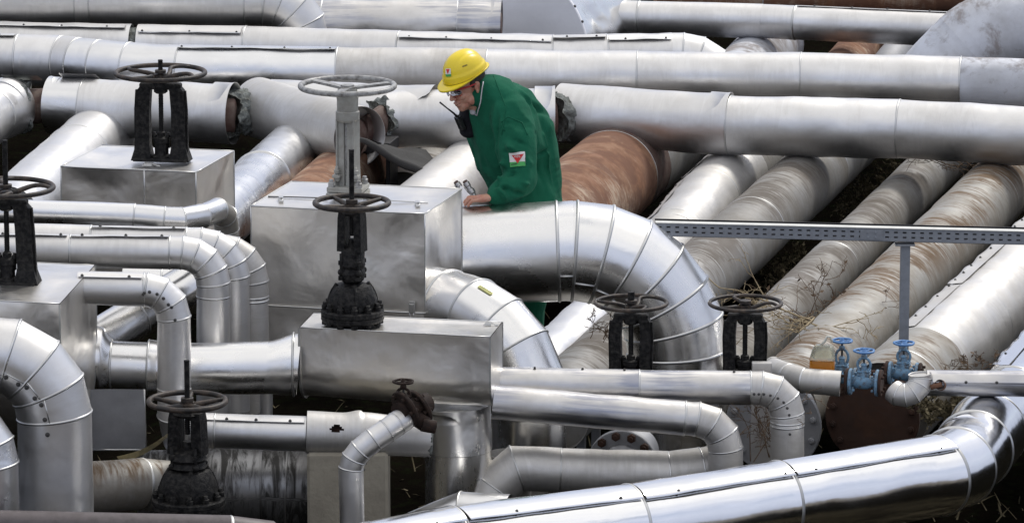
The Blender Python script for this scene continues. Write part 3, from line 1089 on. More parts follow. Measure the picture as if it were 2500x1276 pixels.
for (a_, c_, rw, bits) in ((R4(14, 263), R4(72, 261), rad4 * .92, 1.0), (R4(556, 279), R4(628, 267), rad4 * .84, 1.0), (R4(918, 298), R4(962, 291), rad4 * .82, 1.2), (R4(1340, 290), R4(1385, 279), rad4 * .90, .6)):
    b = MB()
    nn, st = 72, 22
    ax_ = (c_ - a_).normalized()
    uu = ZV.cross(ax_).normalized()
    ww = ax_.cross(uu)
    vs, fs = [], []
    for j in range(st + 1):
        for k in range(nn):
            an = 2 * math.pi * k / nn
            d = uu * math.cos(an) + ww * math.sin(an)
            p = a_.lerp(c_, j / st)
            q = (p + d * rw) * 15
            h = noise.noise(q) * .03 + noise.noise(q * 2.6) * .018 + abs(noise.noise(q * 5.5)) * .012 - .012
            vs.append(p + d * (rw + h * bits) + ax_ * (.05 * noise.noise(q * .8)))
    for j in range(st):
        for k in range(nn):
            k2 = (k + 1) % nn
            fs.append((j * nn + k, j * nn + k2, (j + 1) * nn + k2, (j + 1) * nn + k))
    fs += [tuple(range(nn)), tuple(st * nn + k for k in range(nn))]
    b.add(vs, fs)
    b.build('insulation_wool', M_WOOL, rt)
# torn top sheet from segment 6 reaching over the gap
b = MB()
vs, fs = [], []
nu, nv = 50, 14
cA, cB = R4(660, 268), R4(1062, 288)
ax_ = (cB - cA).normalized()
uu = -ZV.cross(ax_).normalized()
if uu.y > 0:
    uu = -uu
ww = ZV
for i in range(nu + 1):
    f = i / nu
    lowang = 8 + 60 * max(0, f - .60) + 6 * noise.noise(Vector((f * 26, 3, 0))) + (26 * max(0, f - .86) / .14)
    for j in range(nv + 1):
        g_ = j / nv
        an = R(lowang + (150 - lowang) * g_)
        p = cA.lerp(cB, f)
        h = rad4 * 1.07 + .012 * f * (1 - g_) + .006 * noise.noise(Vector((f * 7, g_ * 3, 1))) + .012 * max(0, f - .75) * 4 * (1 - g_)
        vs.append(p + uu * math.cos(an) * h + ww * math.sin(an) * h)
for i in range(nu):
    for j in range(nv):
        fs.append((i * (nv + 1) + j, (i + 1) * (nv + 1) + j, (i + 1) * (nv + 1) + j + 1, i * (nv + 1) + j + 1))
b.add(vs, fs)
b.add([v - (v - cA.lerp(cB, .5)).normalized() * .003 for v in vs], [f[::-1] for f in fs])
b.build('torn_sheet', M_MID, rt)
# small lifted flap on top near the left end
for (x0, x1, yy, lift, m) in ((145, 235, 196, .03, M_MID), (5, 92, 205, .02, M_MID)):
    b = MB()
    cA, cB = R4(x0, 262), R4(x1, 264)
    vs, fs = [], []
    for i in range(7):
        for j in range(5):
            an = R(88 + 8 * j)
            h = rad4 * 1.02 + lift * (1 - j / 4) ** 2 + .006
            vs.append(cA.lerp(cB, i / 6) + uu * math.cos(an) * h + ZV * math.sin(an) * h)
    for i in range(6):
        for j in range(4):
            fs.append((i * 5 + j, i * 5 + 5 + j, i * 5 + 6 + j, i * 5 + 1 + j))
    b.add(vs, fs)
    b.add([v - ZV * .003 for v in vs], [f[::-1] for f in fs])
    b.build('lifted_flap', m, rt)

# second row
z3 = .14
r3 = m_(Z(1560, 187, z3), 63)
P3 = [(Z(-800, 136, z3), 'e'), (Z(45, 146, z3), 's'), (Z(150, 150, z3), 's'), (Z(190, 155, z3), 's'), (Z(240, 160, z3), 's'), (Z(315, 166, z3), 's'), (Z(440, 173, z3), 's'), (Z(825, 178, z3), 's'),
      (Z(1190, 184, z3), 's'), (Z(1556, 188, z3), 's'), (Z(1955, 192, z3), 's'), (Z(2345, 202, z3), 's'), (Z(3100, 222, z3), 'e')]
pipe('insulated_pipe', 'longest silver row, unbroken from the left edge to a stained end at right', 'pipe', M_MID, P3, r3, 'long pipe rows crossing behind the man', n=64,
     dent=.006, dscale=2.4, seed=30, bead=.005, radii=[r3 * q for q in (1, 1, 1, 1, 1, 1, 1, 1, 1, 1, 1, 1.0, .97)], mats={6: M_NEW, 3: M_NEW, 4: M_NEW, 5: M_NEW, 7: M_OLD, 11: M_MOTTLE},
     laps=[(6, 66, .010, .0, .99, 20), (0, 70, .008, .8, .995, 18)])
# third row with elbow at the right end
z2 = .14
r2 = m_(Z(1200, 132, z2), 52)
P2 = [(Z(-800, 90, z2), 'e'), (Z(322, 112, z2), 'g'), (Z(338, 112, z2), 'n'), (Z(600, 116, z2), 's'), (Z(975, 128, z2), 's'), (Z(1350, 138, z2), 's'), (Z(1480, 136, z2), 's'),
      (Z(1640, 133, z2), 'n'), (Z(1760, 134, z2), 'c', m_(Z(1700, 130, z2), 95), 4), (Z(1762, 134, z2) - ZV * .7, 'e')]
pipe('insulated_pipe', 'narrow silver row with screwed lap seams, ending in a gored bend', 'pipe', M_MID, P2, r2, 'long pipe rows crossing behind the man', n=48,
     dent=.005, seed=40, bead=.005, laps=[(0, 58, .012, .05, .99, 26), (2, 45, .012, .02, .98, 36), (4, 48, .012, .01, .99, 28), (5, 60, .014, .01, .98, 22), (6, 50, .010, .02, .98, 22)], core=None,
     wool=[(Z(312, 112, z2), Z(348, 112, z2), r2 * .85, .5)])
# back row left with elbow going down
z1 = .38
r1 = m_(Z(300, 8, z1), 62)
pipe('insulated_pipe', 'large bright smooth pipe in the top left corner bending down at its right end', 'pipe', M_MID,
     [(Z(-800, -8, z1), 'e'), (Z(186, -2, z1), 's'), (Z(222, -2, z1), 's'), (Z(600, 2, z1), 's'), (Z(640, 2, z1), 'n'), (Z(738, 2, z1), 'c', m_(Z(700, 2, z1), 92), 4), (Z(738, 2, z1) - ZV * 1.0, 'e')],
     r1, 'big pipes along the top edge', n=56, dent=.002, seed=50, bead=.006)
# dented big jacket
z0 = .12
r0 = m_(Z(1000, 62, z0), 62)
pipe('insulated_pipe', 'dented wide jacket at the top edge with an open end and black gap', 'pipe', M_RUB,
     [(Z(700, 58, z0), 'e'), (Z(788, 60, z0), 's'), (Z(1118, 62, z0), 's'), (Z(1225, 63, z0), 'e')], r0, 'big pipes along the top edge', n=56, dent=.010, dscale=4.5, seed=51, bead=.004, core=r0 * .5)
# capped end with crumpled foil jacket
c0 = Y(1262, 118, Z(1100, 62, .12).y + .32)
rc = m_(c0, 195)
axc = Vector((.48, .88, .0)).normalized()
root = thing('capped_pipe_end', 'wide flat disc end wrapped in crumpled pale foil, at the top behind the man', 'pipe', c0)
b = MB()
vs, fs = [], []
nn, st = 96, 16
uu = ZV.cross(axc).normalized()
for j in range(st + 1):
    for k in range(nn):
        a = 2 * math.pi * k / nn
        d = uu * math.cos(a) + ZV * math.sin(a)
        q = (c0 + d * rc + axc * j * .05) * 6
        h = (noise.noise(q) * .03 + abs(noise.noise(q * 2.1)) * .022) * min(1, j / 3)
        vs.append(c0 + axc * (j * .05) + d * (rc * (1 - .006 * j) + h))
for j in range(st):
    for k in range(nn):
        k2 = (k + 1) % nn
        fs.append((j * nn + k, j * nn + k2, (j + 1) * nn + k2, (j + 1) * nn + k))
b.add(vs, fs)
b.build('crumpled_jacket', M_BRIGHT, root)
b = MB()
b.lathe(c0 - axc * .012, [(.001, 0), (rc * .5, -.002), (rc + .002, 0), (rc + .006, .006), (rc + .006, .02)], 96, axc)
b.build('end_cap', M_PALE, root)
b = MB()
for q in range(30):
    a = 2 * math.pi * q / 30
    d = uu * math.cos(a) + ZV * math.sin(a)
    sb = MB()
    sb.lathe(c0 + d * (rc + .004), [(.010, 0), (.010, .004), (.006, .01)], 8, d)
    if d.z > -.1:
        sb.build('screw', M_SCREW, root)

# top right row
zt_ = .05
rtp = m_(Z(1800, 54, zt_), 41)
pipe('insulated_pipe', 'smooth grey silver pipe along the top right, running into the fat mottled pipe', 'pipe', M_MID,
     [(Z(1380, 38, zt_), 'e'), (Z(1560, 44, zt_), 's'), (Z(1862, 52, zt_), 'n'), (Z(1942, 56, zt_), 's'), (Z(2420, 77, zt_), 'e')], rtp, 'big pipes along the top edge', n=48, dent=.002, seed=55, bead=.004, beadw=.02,
     laps=[(3, 80, .004, .01, .99, 20)])
pipe('rusty_pipe', 'flaking rust brown pipe along the very top edge at right', 'pipe', M_RUST,
     [(Z(1600, -22, .1), 'e'), (Z(1860, -26, .1), 's'), (Z(2420, -20, .1), 'e')], m_(Z(2000, -20, .1), 46), dent=.004, seed=56, bead=.003)
YF = Z(2350, 202, .14).y + .62
pc = [Y(2245, 245, YF), Y(2400, 78, YF), Y(2700, 20, YF + .2)]
pipe('insulated_pipe', 'fat mottled blue grey pipe in the top right corner, stained with dirt', 'pipe', M_MOTTLE,
     [(pc[0], 'e'), (pc[1], 'c', m_(pc[1], 190), 7), (pc[2], 'e')], m_(pc[1], 100), n=60, dent=.006, seed=57, bead=.0005, beadw=.004, beadmat=M_MOTTLE)
pipe('insulated_pipe', 'dirty pipe edge showing at the right border above the longest row', 'pipe', M_DIRTY,
     [(Z(2500, 180, -.1), 'e'), (Z(2640, 60, -.1), 'e')], m_(Z(2500, 150, -.1), 62), seed=58)
for (x_, y_, m, rpx, lb) in ((2075, 150, M_RUST, 52, 'red brown pipe stub in the shadow under the top right pipe'), (2175, 155, M_GREY, 40, 'dull grey pipe stub in the shadow beside the red brown stub'), (1830, 165, M_MOTTLE, 75, 'dull grey pipe in the shadow behind the gored bend of the narrow row')):
    a_ = Z(x_ - 40, y_ + 42, -.25)
    pipe('pipe_stub', lb, 'pipe', m, [(a_, 'e'), (a_ + BX * 1.6, 'e')], m_(a_, rpx), 'stubs under the top right pipe', seed=x_ * .1)

# black support beam and torn dark felt below the broken row
o = MB()
pb = Y(922, 352, Z(922, 340, .0).y)
o.cbox(pb, AX, BX, ZV, .10, .12, .032, .003)
for s in (-1, 1):
    o.cbox(pb + AX * .085 * s - ZV * .28, AX, BX, ZV, .012, .10, .25, .003)
tag(o.build('pipe_support', M_DARKBOX, loc=pb - ZV * .5), 'black steel bracket under the gap in the broken row, right of the grey valve', 'pipe support')
b = MB()
a_ = Y(880, 330, Z(922, 340, .0).y - .25)
vs, fs = [], []
pe = [(870, 335), (905, 350), (945, 385), (985, 410), (1030, 420)]
pf = [(930, 372), (965, 362), (1005, 360), (1040, 362), (1060, 385)]
yb = a_.y
for (q, w2, dy) in ((pe, 0, -.25), (pf, 1, .25)):
    pass
rows = 9
for j in range(rows):
    f = j / (rows - 1)
    for (p0, p1) in zip(pe, pf):
        x_ = p0[0] + (p1[0] - p0[0]) * f
        y_ = p0[1] + (p1[1] - p0[1]) * f
        p = Y(x_, y_, yb - .25 + .5 * f)
        vs.append(p + ZV * .03 * noise.noise(p * 9) )
for j in range(rows - 1):
    for k in range(4):
        fs.append((j * 5 + k, j * 5 + k + 1, j * 5 + 6 + k, j * 5 + 5 + k))
b.add(vs, fs)
b.add([v - ZV * .006 for v in vs], [f[::-1] for f in fs])
tag(b.build('roofing_felt', M_FELT, loc=vs[0]), 'crumpled dark sheet of felt hanging below the torn cladding, right of the grey valve', 'felt sheet')
b = MB()
p0, p1 = Y(872, 338, yb - .28), Y(1035, 425, yb - .32)
b.tube([p0.lerp(p1, i / 8) + ZV * .01 * math.sin(i) for i in range(9)], [.012, .018, .02, .022, .022, .024, .026, .024, .02], 10)
tag(b.build('steel_strap', M_FELT, loc=p0), 'bent dark strap leaning from the grey valve down over the rusty pipe', 'metal strap')

# ---- square housing at left with the black swirl valve
O1 = Y(147, 423, .95)
O1.z = Y(478, 421, .70).z
w1 = (Y(478, 421, .70) - Y(147, 423, .78)).length * 1.02
B15 = Vector((math.sin(R(16)), math.cos(R(16)), 0))
O1 = Y(478, 421, .70) - AX * w1
h1 = housing('dented square silver housing at left, under a black valve with curly spokes', O1, w1, .56, .62, amp=.022, seed=11, bx=B15)
trim('edge_seam', O1 + AX * w1 * .62 - BX * .004, O1 + AX * w1 * .62 - BX * .004 - ZV * .6, ZV * 0, .003, M_BAND, h1)
latch(O1 + AX * w1 * .60 + BX * .10 + ZV * .002, ZV, AX, h1, 1.1)
yoke_valve('black gate valve with curly spokes on the square housing at left', 395, .97, 178, 390, 228, 112, 128, 42, 34, spokes=4, rot=.5, ytop=203, stemtop=146)

# ---- the biggest square housing
O2r = Y(1037, 522, -.32)
w2 = (Y(1037, 522, -.32) - Y(602, 507, -.23)).length
O2 = O2r - AX * w2
h2 = housing('largest square silver housing in the middle, carrying the light grey valve', O2, w2, .60, .66, amp=.017, seed=4, bx=B15)
trim('front_fold', O2 - BX * .004 - ZV * .47, O2 + AX * w2 - BX * .004 - ZV * .47, ZV * 0, .004, M_BAND, h2)
latch(O2 + AX * (w2 * .93) - ZV * .44 - BX * .012, -BX, -ZV, h2, 1.2)
latch(O2 + AX * (w2 * .12) + BX * .17 + ZV * .002, ZV, (AX * .3 - BX).normalized(), h2, 1.0)
latch(O2 + AX * (w2 * .90) + BX * .20 + ZV * .002, ZV, (AX * .3 - BX).normalized(), h2, 1.0)
# lid plate split
for (u0, u1, v0, v1) in ((.03, .37, .36, .40), (.56, .95, .42, .40)):
    trim('lid_joint', O2 + AX * w2 * u0 + BX * .60 * v0 + ZV * .003, O2 + AX * w2 * u1 + BX * .60 * v1 + ZV * .003, ZV, .003, M_SCREW if u0 < .1 else M_BAND, h2)
# side crease
trim('side_joint', O2 + AX * (w2 + .004) + BX * .18, O2 + AX * (w2 + .004) + BX * .27 - ZV * .5, ZV * 0, .0025, M_SCREWL, h2)
# a notch of green grey dirt is left to the material

# grey valve
def grey_valve():
    px, y = 850, .02
    base = Y(px, 478, y)
    k = 1 / m_(base, 1)
    z = lambda py: Y(px, py, y).z
    root = thing('gate_valve', 'light grey painted valve with three flat spokes on the largest housing', 'valve', base)
    c = Vector((base.x, base.y, z(210)))
    o = handwheel(root, c, 121 / k, .0135, 3, 'flat', M_CHIP, .040, .016, R(20), .010)
    b = MB()
    x0 = Vector((base.x, base.y, 0))
    def zl(a):
        return a - base.z
    b.lathe(base, [(.052, zl(z(236))), (.052, zl(z(232))), (.044, zl(z(246)))][:1] + [(.050, zl(z(245))), (.050, zl(z(270))), (.056, zl(z(272))), (.056, zl(z(290))), (.046, zl(z(296)))][::1], 28)
    b.build('bearing_housing', M_GREYPAINT, root)
    b = MB()
    b.lathe(base, [(.032, zl(z(248))), (.046, zl(z(243))), (.048, zl(z(226))), (.044, zl(z(216)))], 28)
    b.build('sleeve', M_GREYPAINT, root)
    for s, m in ((-1, M_GREYPAINT), (1, M_GREYPAINT)):
        b = MB()
        X = Matrix.Rotation(-.5, 3, 'Z') @ Vector((1, 0, 0))
        D = ZV.cross(X)
        pts = [Vector((base.x, base.y, q)) + X * s * .026 for q in (z(290), z(400), z(458))]
        bar(b, pts, X, D, [.017, .017, .022], [.022, .022, .03])
        bar(b, [p + X * s * .018 for p in pts], X, D, [.004] * 3, [.030, .030, .040])
        b.build('yoke_leg', m, root)
    b = MB()
    b.lathe(base, [(.016, 0), (.016, zl(z(300)))], 16)
    b.build('stem', M_CHIP, root)
    X = AX
    D = BX
    b = MB()
    b.cbox(base + ZV * .012, X, D, ZV, .088, .078, .013, .003)
    b.cbox(base + ZV * .040, X, D, ZV, .085, .075, .012, .003)
    b.build('base_flange', M_GREYPAINT, root)
    for i in (-1, 1):
        for j in (-1, 1):
            b = MB()
            b.hexbolt(base + X * .066 * i + D * .056 * j + ZV * .052, ZV, .017, .020)
            b.lathe(base + X * .066 * i + D * .056 * j + ZV * .052, [(.010, 0), (.010, .034), (.001, .034)], 12)
            b.build('bolt', M_CHIP, root)
    for s in (-1, 1):
        b = MB()
        p = base + X * .045 * s - D * .035 + ZV * .07
        b.cbox(p + ZV * .03, X, D, ZV, .018, .022, .007, .002)
        b.tube([p, p + ZV * .075], .008, 10)
        b.hexbolt(p + ZV * .045, ZV, .015, .014)
        b.hexbolt(p + ZV * .008, ZV, .015, .014)
        b.build('gland_bolt', M_GREYPAINT, root)
grey_valve()

# ---- the great gored elbow in front of the man (A)
yA = .5
rA = m_(Y(1400, 612, yA), 121)
P = [(Y(1040, 629, yA), 'e'), (Y(1362, 613, yA), 's'), (Y(1400, 612, yA), 'n'), (Y(1655, 612, yA), 'c', m_(Y(1400, 612, yA), 252), 6), (Y(1655, 612, yA) - ZV * 1.35, 'e')]
rt, V, T, N, FR = pipe('insulated_pipe', 'great shiny pipe on which the man leans, with a wide gored elbow turning down', 'pipe', M_BRIGHT, P, rA, n=80, dent=.0022, dscale=2.5, seed=60, bead=.008, beadw=.018)
b = MB()
pts = []
for i in range(1, 6):
    t, (sd_, upv) = T[i], FR[i]
    a = R(-18 - 5 * (i - 1))
    d = sd_ * math.cos(a) + upv * math.sin(a)
    pa = ringpt(V[i], t, N[i], d, rA + .004)
    pb = ringpt(V[i + 1], t, N[i + 1], d, rA + .004)
    b.tube([pa.lerp(pb, .06), pb.lerp(pa, .06)], .0045, 6)
b.build('gore_lock_seam', M_BAND, rt)

# ---- elbow out of the largest housing (B)
yb0 = -.28
PB = [(Y(960, 725, yb0 + .26), 'e'), (Y(1095, 748, yb0 + .10), 's'), (Y(1158, 768, yb0 - .08), 's'), (Y(1212, 802, yb0 - .14), 's'), (Y(1258, 856, yb0 - .20), 's'), (Y(1288, 930, yb0 - .24), 's'), (Y(1292, 1010, yb0 - .26), 's')]
PB.append((PB[-1][0] - ZV * .9, 'e'))
rB = m_(PB[2][0], 90)
rt, V, T, N, FR = pipe('insulated_pipe', 'bright segmented elbow with a small yellow sticker, below the largest housing', 'pipe', M_BRIGHT, PB, rB, n=64, dent=.003, dscale=5, seed=61, bead=.006)
# sticker on elbow B (segment 2, upper outside)
def surf(V, T, N, FR, i, u, ang, r):
    t, (sd_, upv) = T[i], FR[i]
    d = sd_ * math.cos(R(ang)) + upv * math.sin(R(ang))
    return ringpt(V[i], t, N[i], d, r).lerp(ringpt(V[i + 1], t, N[i + 1], d, r), u), d
b = MB()
vs = []
for j in range(5):
    for u in (.20, .58):
        p, d = surf(V, T, N, FR, 2, u, 72 + j * 1.8, rB + .0065)
        vs.append(p)
b.add(vs, [(2 * j, 2 * j + 1, 2 * j + 3, 2 * j + 2) for j in range(4)])
M_STICK = paint('yellow_sticker', (.42, .42, .12), .5, (.2, .2, .08), .6, 60, .05)
b.build('sticker', M_STICK, rt)

# ---- three small pipes bending down left of the largest housing
def bend(label, y, pxs, py0, py1, xv, rpx, Rpx, ng, mat, bottom, laps=(), vm=None, extra=(), seed=0, lab_group='small pipes bending down left of the largest housing', bandz=()):
    pts = [(Y(pxs[0], py0, y), 'e')]
    pend = Y(xv, py1, y)
    for x in pxs[1:]:
        pts.append((Y(x, py0 + (py1 - py0) * (x - pxs[0]) / (xv - pxs[0]), y), 's'))
    rr = m_(pend, rpx)
    pts.append((pend, 'c', m_(pend, Rpx), ng))
    for zpy in bandz:
        pts.append((Y(xv, zpy, y), 's'))
    pts.append((Y(xv, bottom, y), 'e'))
    return pipe('insulated_pipe', label, 'pipe', mat, pts, rr, lab_group, n=44, dent=.0018, dscale=6, seed=70 + seed, bead=.004, beadw=.011, laps=laps, mats=vm, lapscrew=.22), rr
(q1, r_) = bend('front one of three small pipes bending down, upright part nearest the left', -.76, (-500, 172, 415), 604, 617, 521, 40, 76, 4, M_MID, 1010, laps=[(0, 66, .008, .0, .99, 14, 1), (1, 66, .008, .01, .99, 14, 1)], bandz=(722,), seed=1)
(q2, r_) = bend('middle one of three small pipes bending down beside the largest housing', -.56, (-500, 222, 455), 572, 596, 571, 38, 82, 4, M_MID, 1000, laps=[(1, 62, .009, .01, .99, 14, 1)], seed=2)
(q3, r_) = bend('rear darker one of three small pipes bending down, touching the largest housing', -.40, (380,), 606, 612, 616, 39, 78, 4, M_OLD, 1000, bandz=(722, 731), seed=3)
# h4: runs right, swings back and drops
y4 = -.30
P = [(Y(-500, 497, y4), 'e'), (Y(328, 527, y4), 's'), (Y(402, 534, y4), 's'), (Y(443, 536, y4), 's'), (Y(492, 528, y4 + .10), 's'), (Y(530, 514, y4 + .22), 's'), (Y(549, 528, y4 + .30), 's'), (Y(554, 560, y4 + .33), 's'), (Y(556, 640, y4 + .36), 'e')]
rh = m_(P[1][0], 29)
pipe('insulated_pipe', 'slim pipe curling up into a short bend below the square housing at left', 'pipe', M_NEW, P, rh, n=40, dent=.0015, dscale=7, seed=75, bead=.004, beadw=.010, mats={5: M_RUSTST, 6: M_RUSTST})

# ---- left large housing with half round underside
O4r = Y(145, 741, -1.95)
w4 = m_(O4r, 300)
B6 = Vector((math.sin(R(6.5)), math.cos(R(6.5)), 0))
O4 = O4r - AX * w4
uhousing('big silver housing at the left edge with a rounded underside, under the black valve', O4, w4, .78, .30, amp=.014, seed=21, BX=B6)
yoke_valve('tall black gate valve at the left edge with a rod rising above its curly wheel', 19, -1.52, 458, 690, 243, 116, 142, 42, 40, spokes=4, rot=1.1, ytop=486, stemtop=342)
# hanging dark sheet below it
b = MB()
p = Y(222, 960, -1.35)
b.add([Y(205, 950, -1.35), Y(352, 950, -1.35), Y(357, 1097, -1.35), Y(222, 1097, -1.35)], [(0, 1, 2, 3)], smooth=False)
b.add([Y(205, 950, -1.33), Y(352, 950, -1.33), Y(357, 1097, -1.33), Y(222, 1097, -1.33)], [(3, 2, 1, 0)], smooth=False)
root = thing("hanging_sheet", 'flat dark grey sheet hanging under the big left housing', 'metal sheet', p)
pts = [Y(205, 950, -1.34), Y(352, 950, -1.34), Y(357, 1097, -1.34), Y(222, 1097, -1.34)]
b = MB()
u_, v_ = pts[1] - pts[0], pts[3] - pts[0]
vs, fs = [], []
for i in range(13):
    for j in range(13):
        q = (pts[0].lerp(pts[1], i / 12)).lerp(pts[3].lerp(pts[2], i / 12), j / 12)
        vs.append(q + Vector((0, .012 * noise.noise(q * 5), 0)))
for i in range(12):
    for j in range(12):
        fs.append((i * 13 + j, i * 13 + 13 + j, i * 13 + 14 + j, i * 13 + 1 + j))
b.add(vs, fs)
b.add([q + Vector((0, .004, 0)) for q in vs], [f[::-1] for f in fs])
b.build('sheet', M_GREY, root)
trim('folded_edge', pts[3], pts[2], ZV * 0, .005, M_BAND, root)
trim('folded_edge', pts[1], pts[2], ZV * 0, .004, M_BAND, root)

# ---- reducer pipe between left housing and front housing (C)
yc = -1.07
rC = m_(Y(600, 890, yc), 75)
P = [(Y(200, 872, yc), 'e'), (Y(244, 876, yc), 'n'), (Y(272, 893, yc), 's'), (Y(362, 896, yc), 's'), (Y(385, 897, yc), 'n'), (Y(465, 899, yc), 'n'), (Y(650, 897, yc), 'n'), (Y(717, 889, yc), 's'), (Y(730, 889, yc), 'e')]
# segment radii (constant per section start/end)
V, B, S = expand(P)
T, N, FR = frames(V)
root = thing('insulated_pipe', 'mirror bright waisted pipe joining the left housing to the front housing', 'pipe', V[0])
secs = [(0, 1, 84, 78), (1, 2, 78, 62), (2, 3, 61, 61), (3, 4, 68, 66), (4, 5, 66, 63), (5, 6, 63, 65), (6, 7, 65, 76), (7, 8, 76, 76)]
for (i0, i1, ra_, rb_) in secs:
    b = MB()
    nn, st = 72, 20
    vs, fs, uv = [], [], []
    sd_, upv = FR[0]
    for j in range(st + 1):
        f = j / st
        p = V[i0].lerp(V[i1], f)
        r_ = m_(p, ra_ + (rb_ - ra_) * (f * f * (3 - 2 * f)))
        for k in range(nn):
            a = 2 * math.pi * k / nn
            d = sd_ * math.cos(a) + upv * math.sin(a)
            vs.append(p + d * (r_ + .002 * noise.noise((p + d * r_) * 4)))
            uv.append((p.x, a * .14))
    for j in range(st):
        for k in range(nn):
            k2 = (k + 1) % nn
            fs.append((j * nn + k, j * nn + k2, (j + 1) * nn + k2, (j + 1) * nn + k))
    b.add(vs, fs, uv)
    b.build('jacket_section', M_BRIGHT, root)
for (i, rpx) in ((2, 62), (3, 65), (7, 76)):
    b = MB()
    b.torus(V[i], m_(V[i], rpx) + .002, .0055, 64, 8, T[min(i, len(T) - 1)])
    b.build('seam_band', M_BAND, root)
for (xa, xb, yy) in ((275, 362, 905), (262, 274, 902)):
    pass

# ---- G1: small pipe out of the left housing, bending down in front
y1 = -1.38
pr = Y(425, 708, y1)
rG = m_(pr, 40)
rt, V, T, N, FR = pipe('insulated_pipe', 'small screwed pipe from the left housing, dropping in front of the waisted pipe', 'pipe', M_MID,
     [(Y(190, 702, y1), 'e'), (Y(352, 706, y1), 's'), (Y(425, 708, y1), 'c', m_(pr, 70), 3), (Y(425, 948, y1), 's'), (Y(425, 1010, y1), 's'), (Y(440, 1075, y1 + .1), 'e')], rG, n=44, dent=.0018, dscale=6, seed=80, bead=.004, beadw=.010,
     laps=[(0, 48, .007, .02, .97, 12)])
screws_on(rt, V, T, N, FR, rG, [(1, .1, -5), (1, .7, 0), (2, .3, 8), (2, .8, 8), (3, .3, 8), (3, .8, 5), (4, .06, 8), (4, .93, 8)], size=.006)

# ---- E: great gored elbow lower left, with pipe end beside it
yE = -2.42
cE = Y(133, 1012, yE)
rE = m_(cE, 90)
sc1 = m_(cE, 1)
cc0 = Y(-22, 1012, yE)
pts = []
angs = [128, 97, 72, 47, 24, 0]
Rc = 155 * sc1
for a in angs:
    pts.append((cc0 + Vector((math.cos(R(a)) * Rc, 0, math.sin(R(a)) * Rc)), 's' if a != 128 else 'e'))
pts.append((pts[-1][0] - ZV * .75, 'e'))
rt, V, T, N, FR = pipe('insulated_pipe', 'great gored elbow with rows of screws at the lower left corner', 'pipe', M_MID, pts, rE, n=72, dent=.002, seed=82, bead=.006, beadw=.014)
lst = []
for i in range(1, 5):
    for u in (.18, .80):
        lst.append((i, u, -8 - 5 * (4 - i)))
lst.append((5, .06, -6))
screws_on(rt, V, T, N, FR, rE, lst, size=.008)
b = MB()
for i in range(1, 5):
    t, (sd_, upv) = T[i], FR[i]
    a = R(-2 - 5 * (4 - i))
    d = sd_ * math.cos(a) + upv * math.sin(a)
    b.tube([ringpt(V[i], t, N[i], d, rE + .003).lerp(ringpt(V[i + 1], t, N[i + 1], d, rE + .003), .04), ringpt(V[i], t, N[i], d, rE + .003).lerp(ringpt(V[i + 1], t, N[i + 1], d, rE + .003), .96)], .003, 6)
b.build('gore_lock_seam', M_BAND, rt)
pE = Y(-46, 1042, -2.75)
pipe('insulated_pipe', 'round shiny pipe end cut by the left border, in front of the great gored elbow', 'pipe', M_NEW,
     [(pE - AX * .9, 'e'), (pE, 'c', m_(pE, 95), 4), (pE - ZV * .9, 'e')], m_(pE, 88), n=64, seed=83, bead=.006)

# ---- front housing with rounded underside (box 3)
O3r = Y(1196, 822, -1.34)
w3 = (Y(1196, 822, -1.34) - Y(722, 812, -1.24)).length
O3 = O3r - AX * w3
h3 = uhousing('long low silver housing with a rounded underside, under the domed black valve', O3, w3, .29, .20, amp=.012, seed=31, BX=Vector((math.sin(R(10)), math.cos(R(10)), 0)))
latch(O3 + AX * .07 + BX * .22 + ZV * .001, ZV, AX, h3, .8)
latch(O3 + AX * (w3 - .06) + BX * .22 + ZV * .001, ZV, AX, h3, .8)

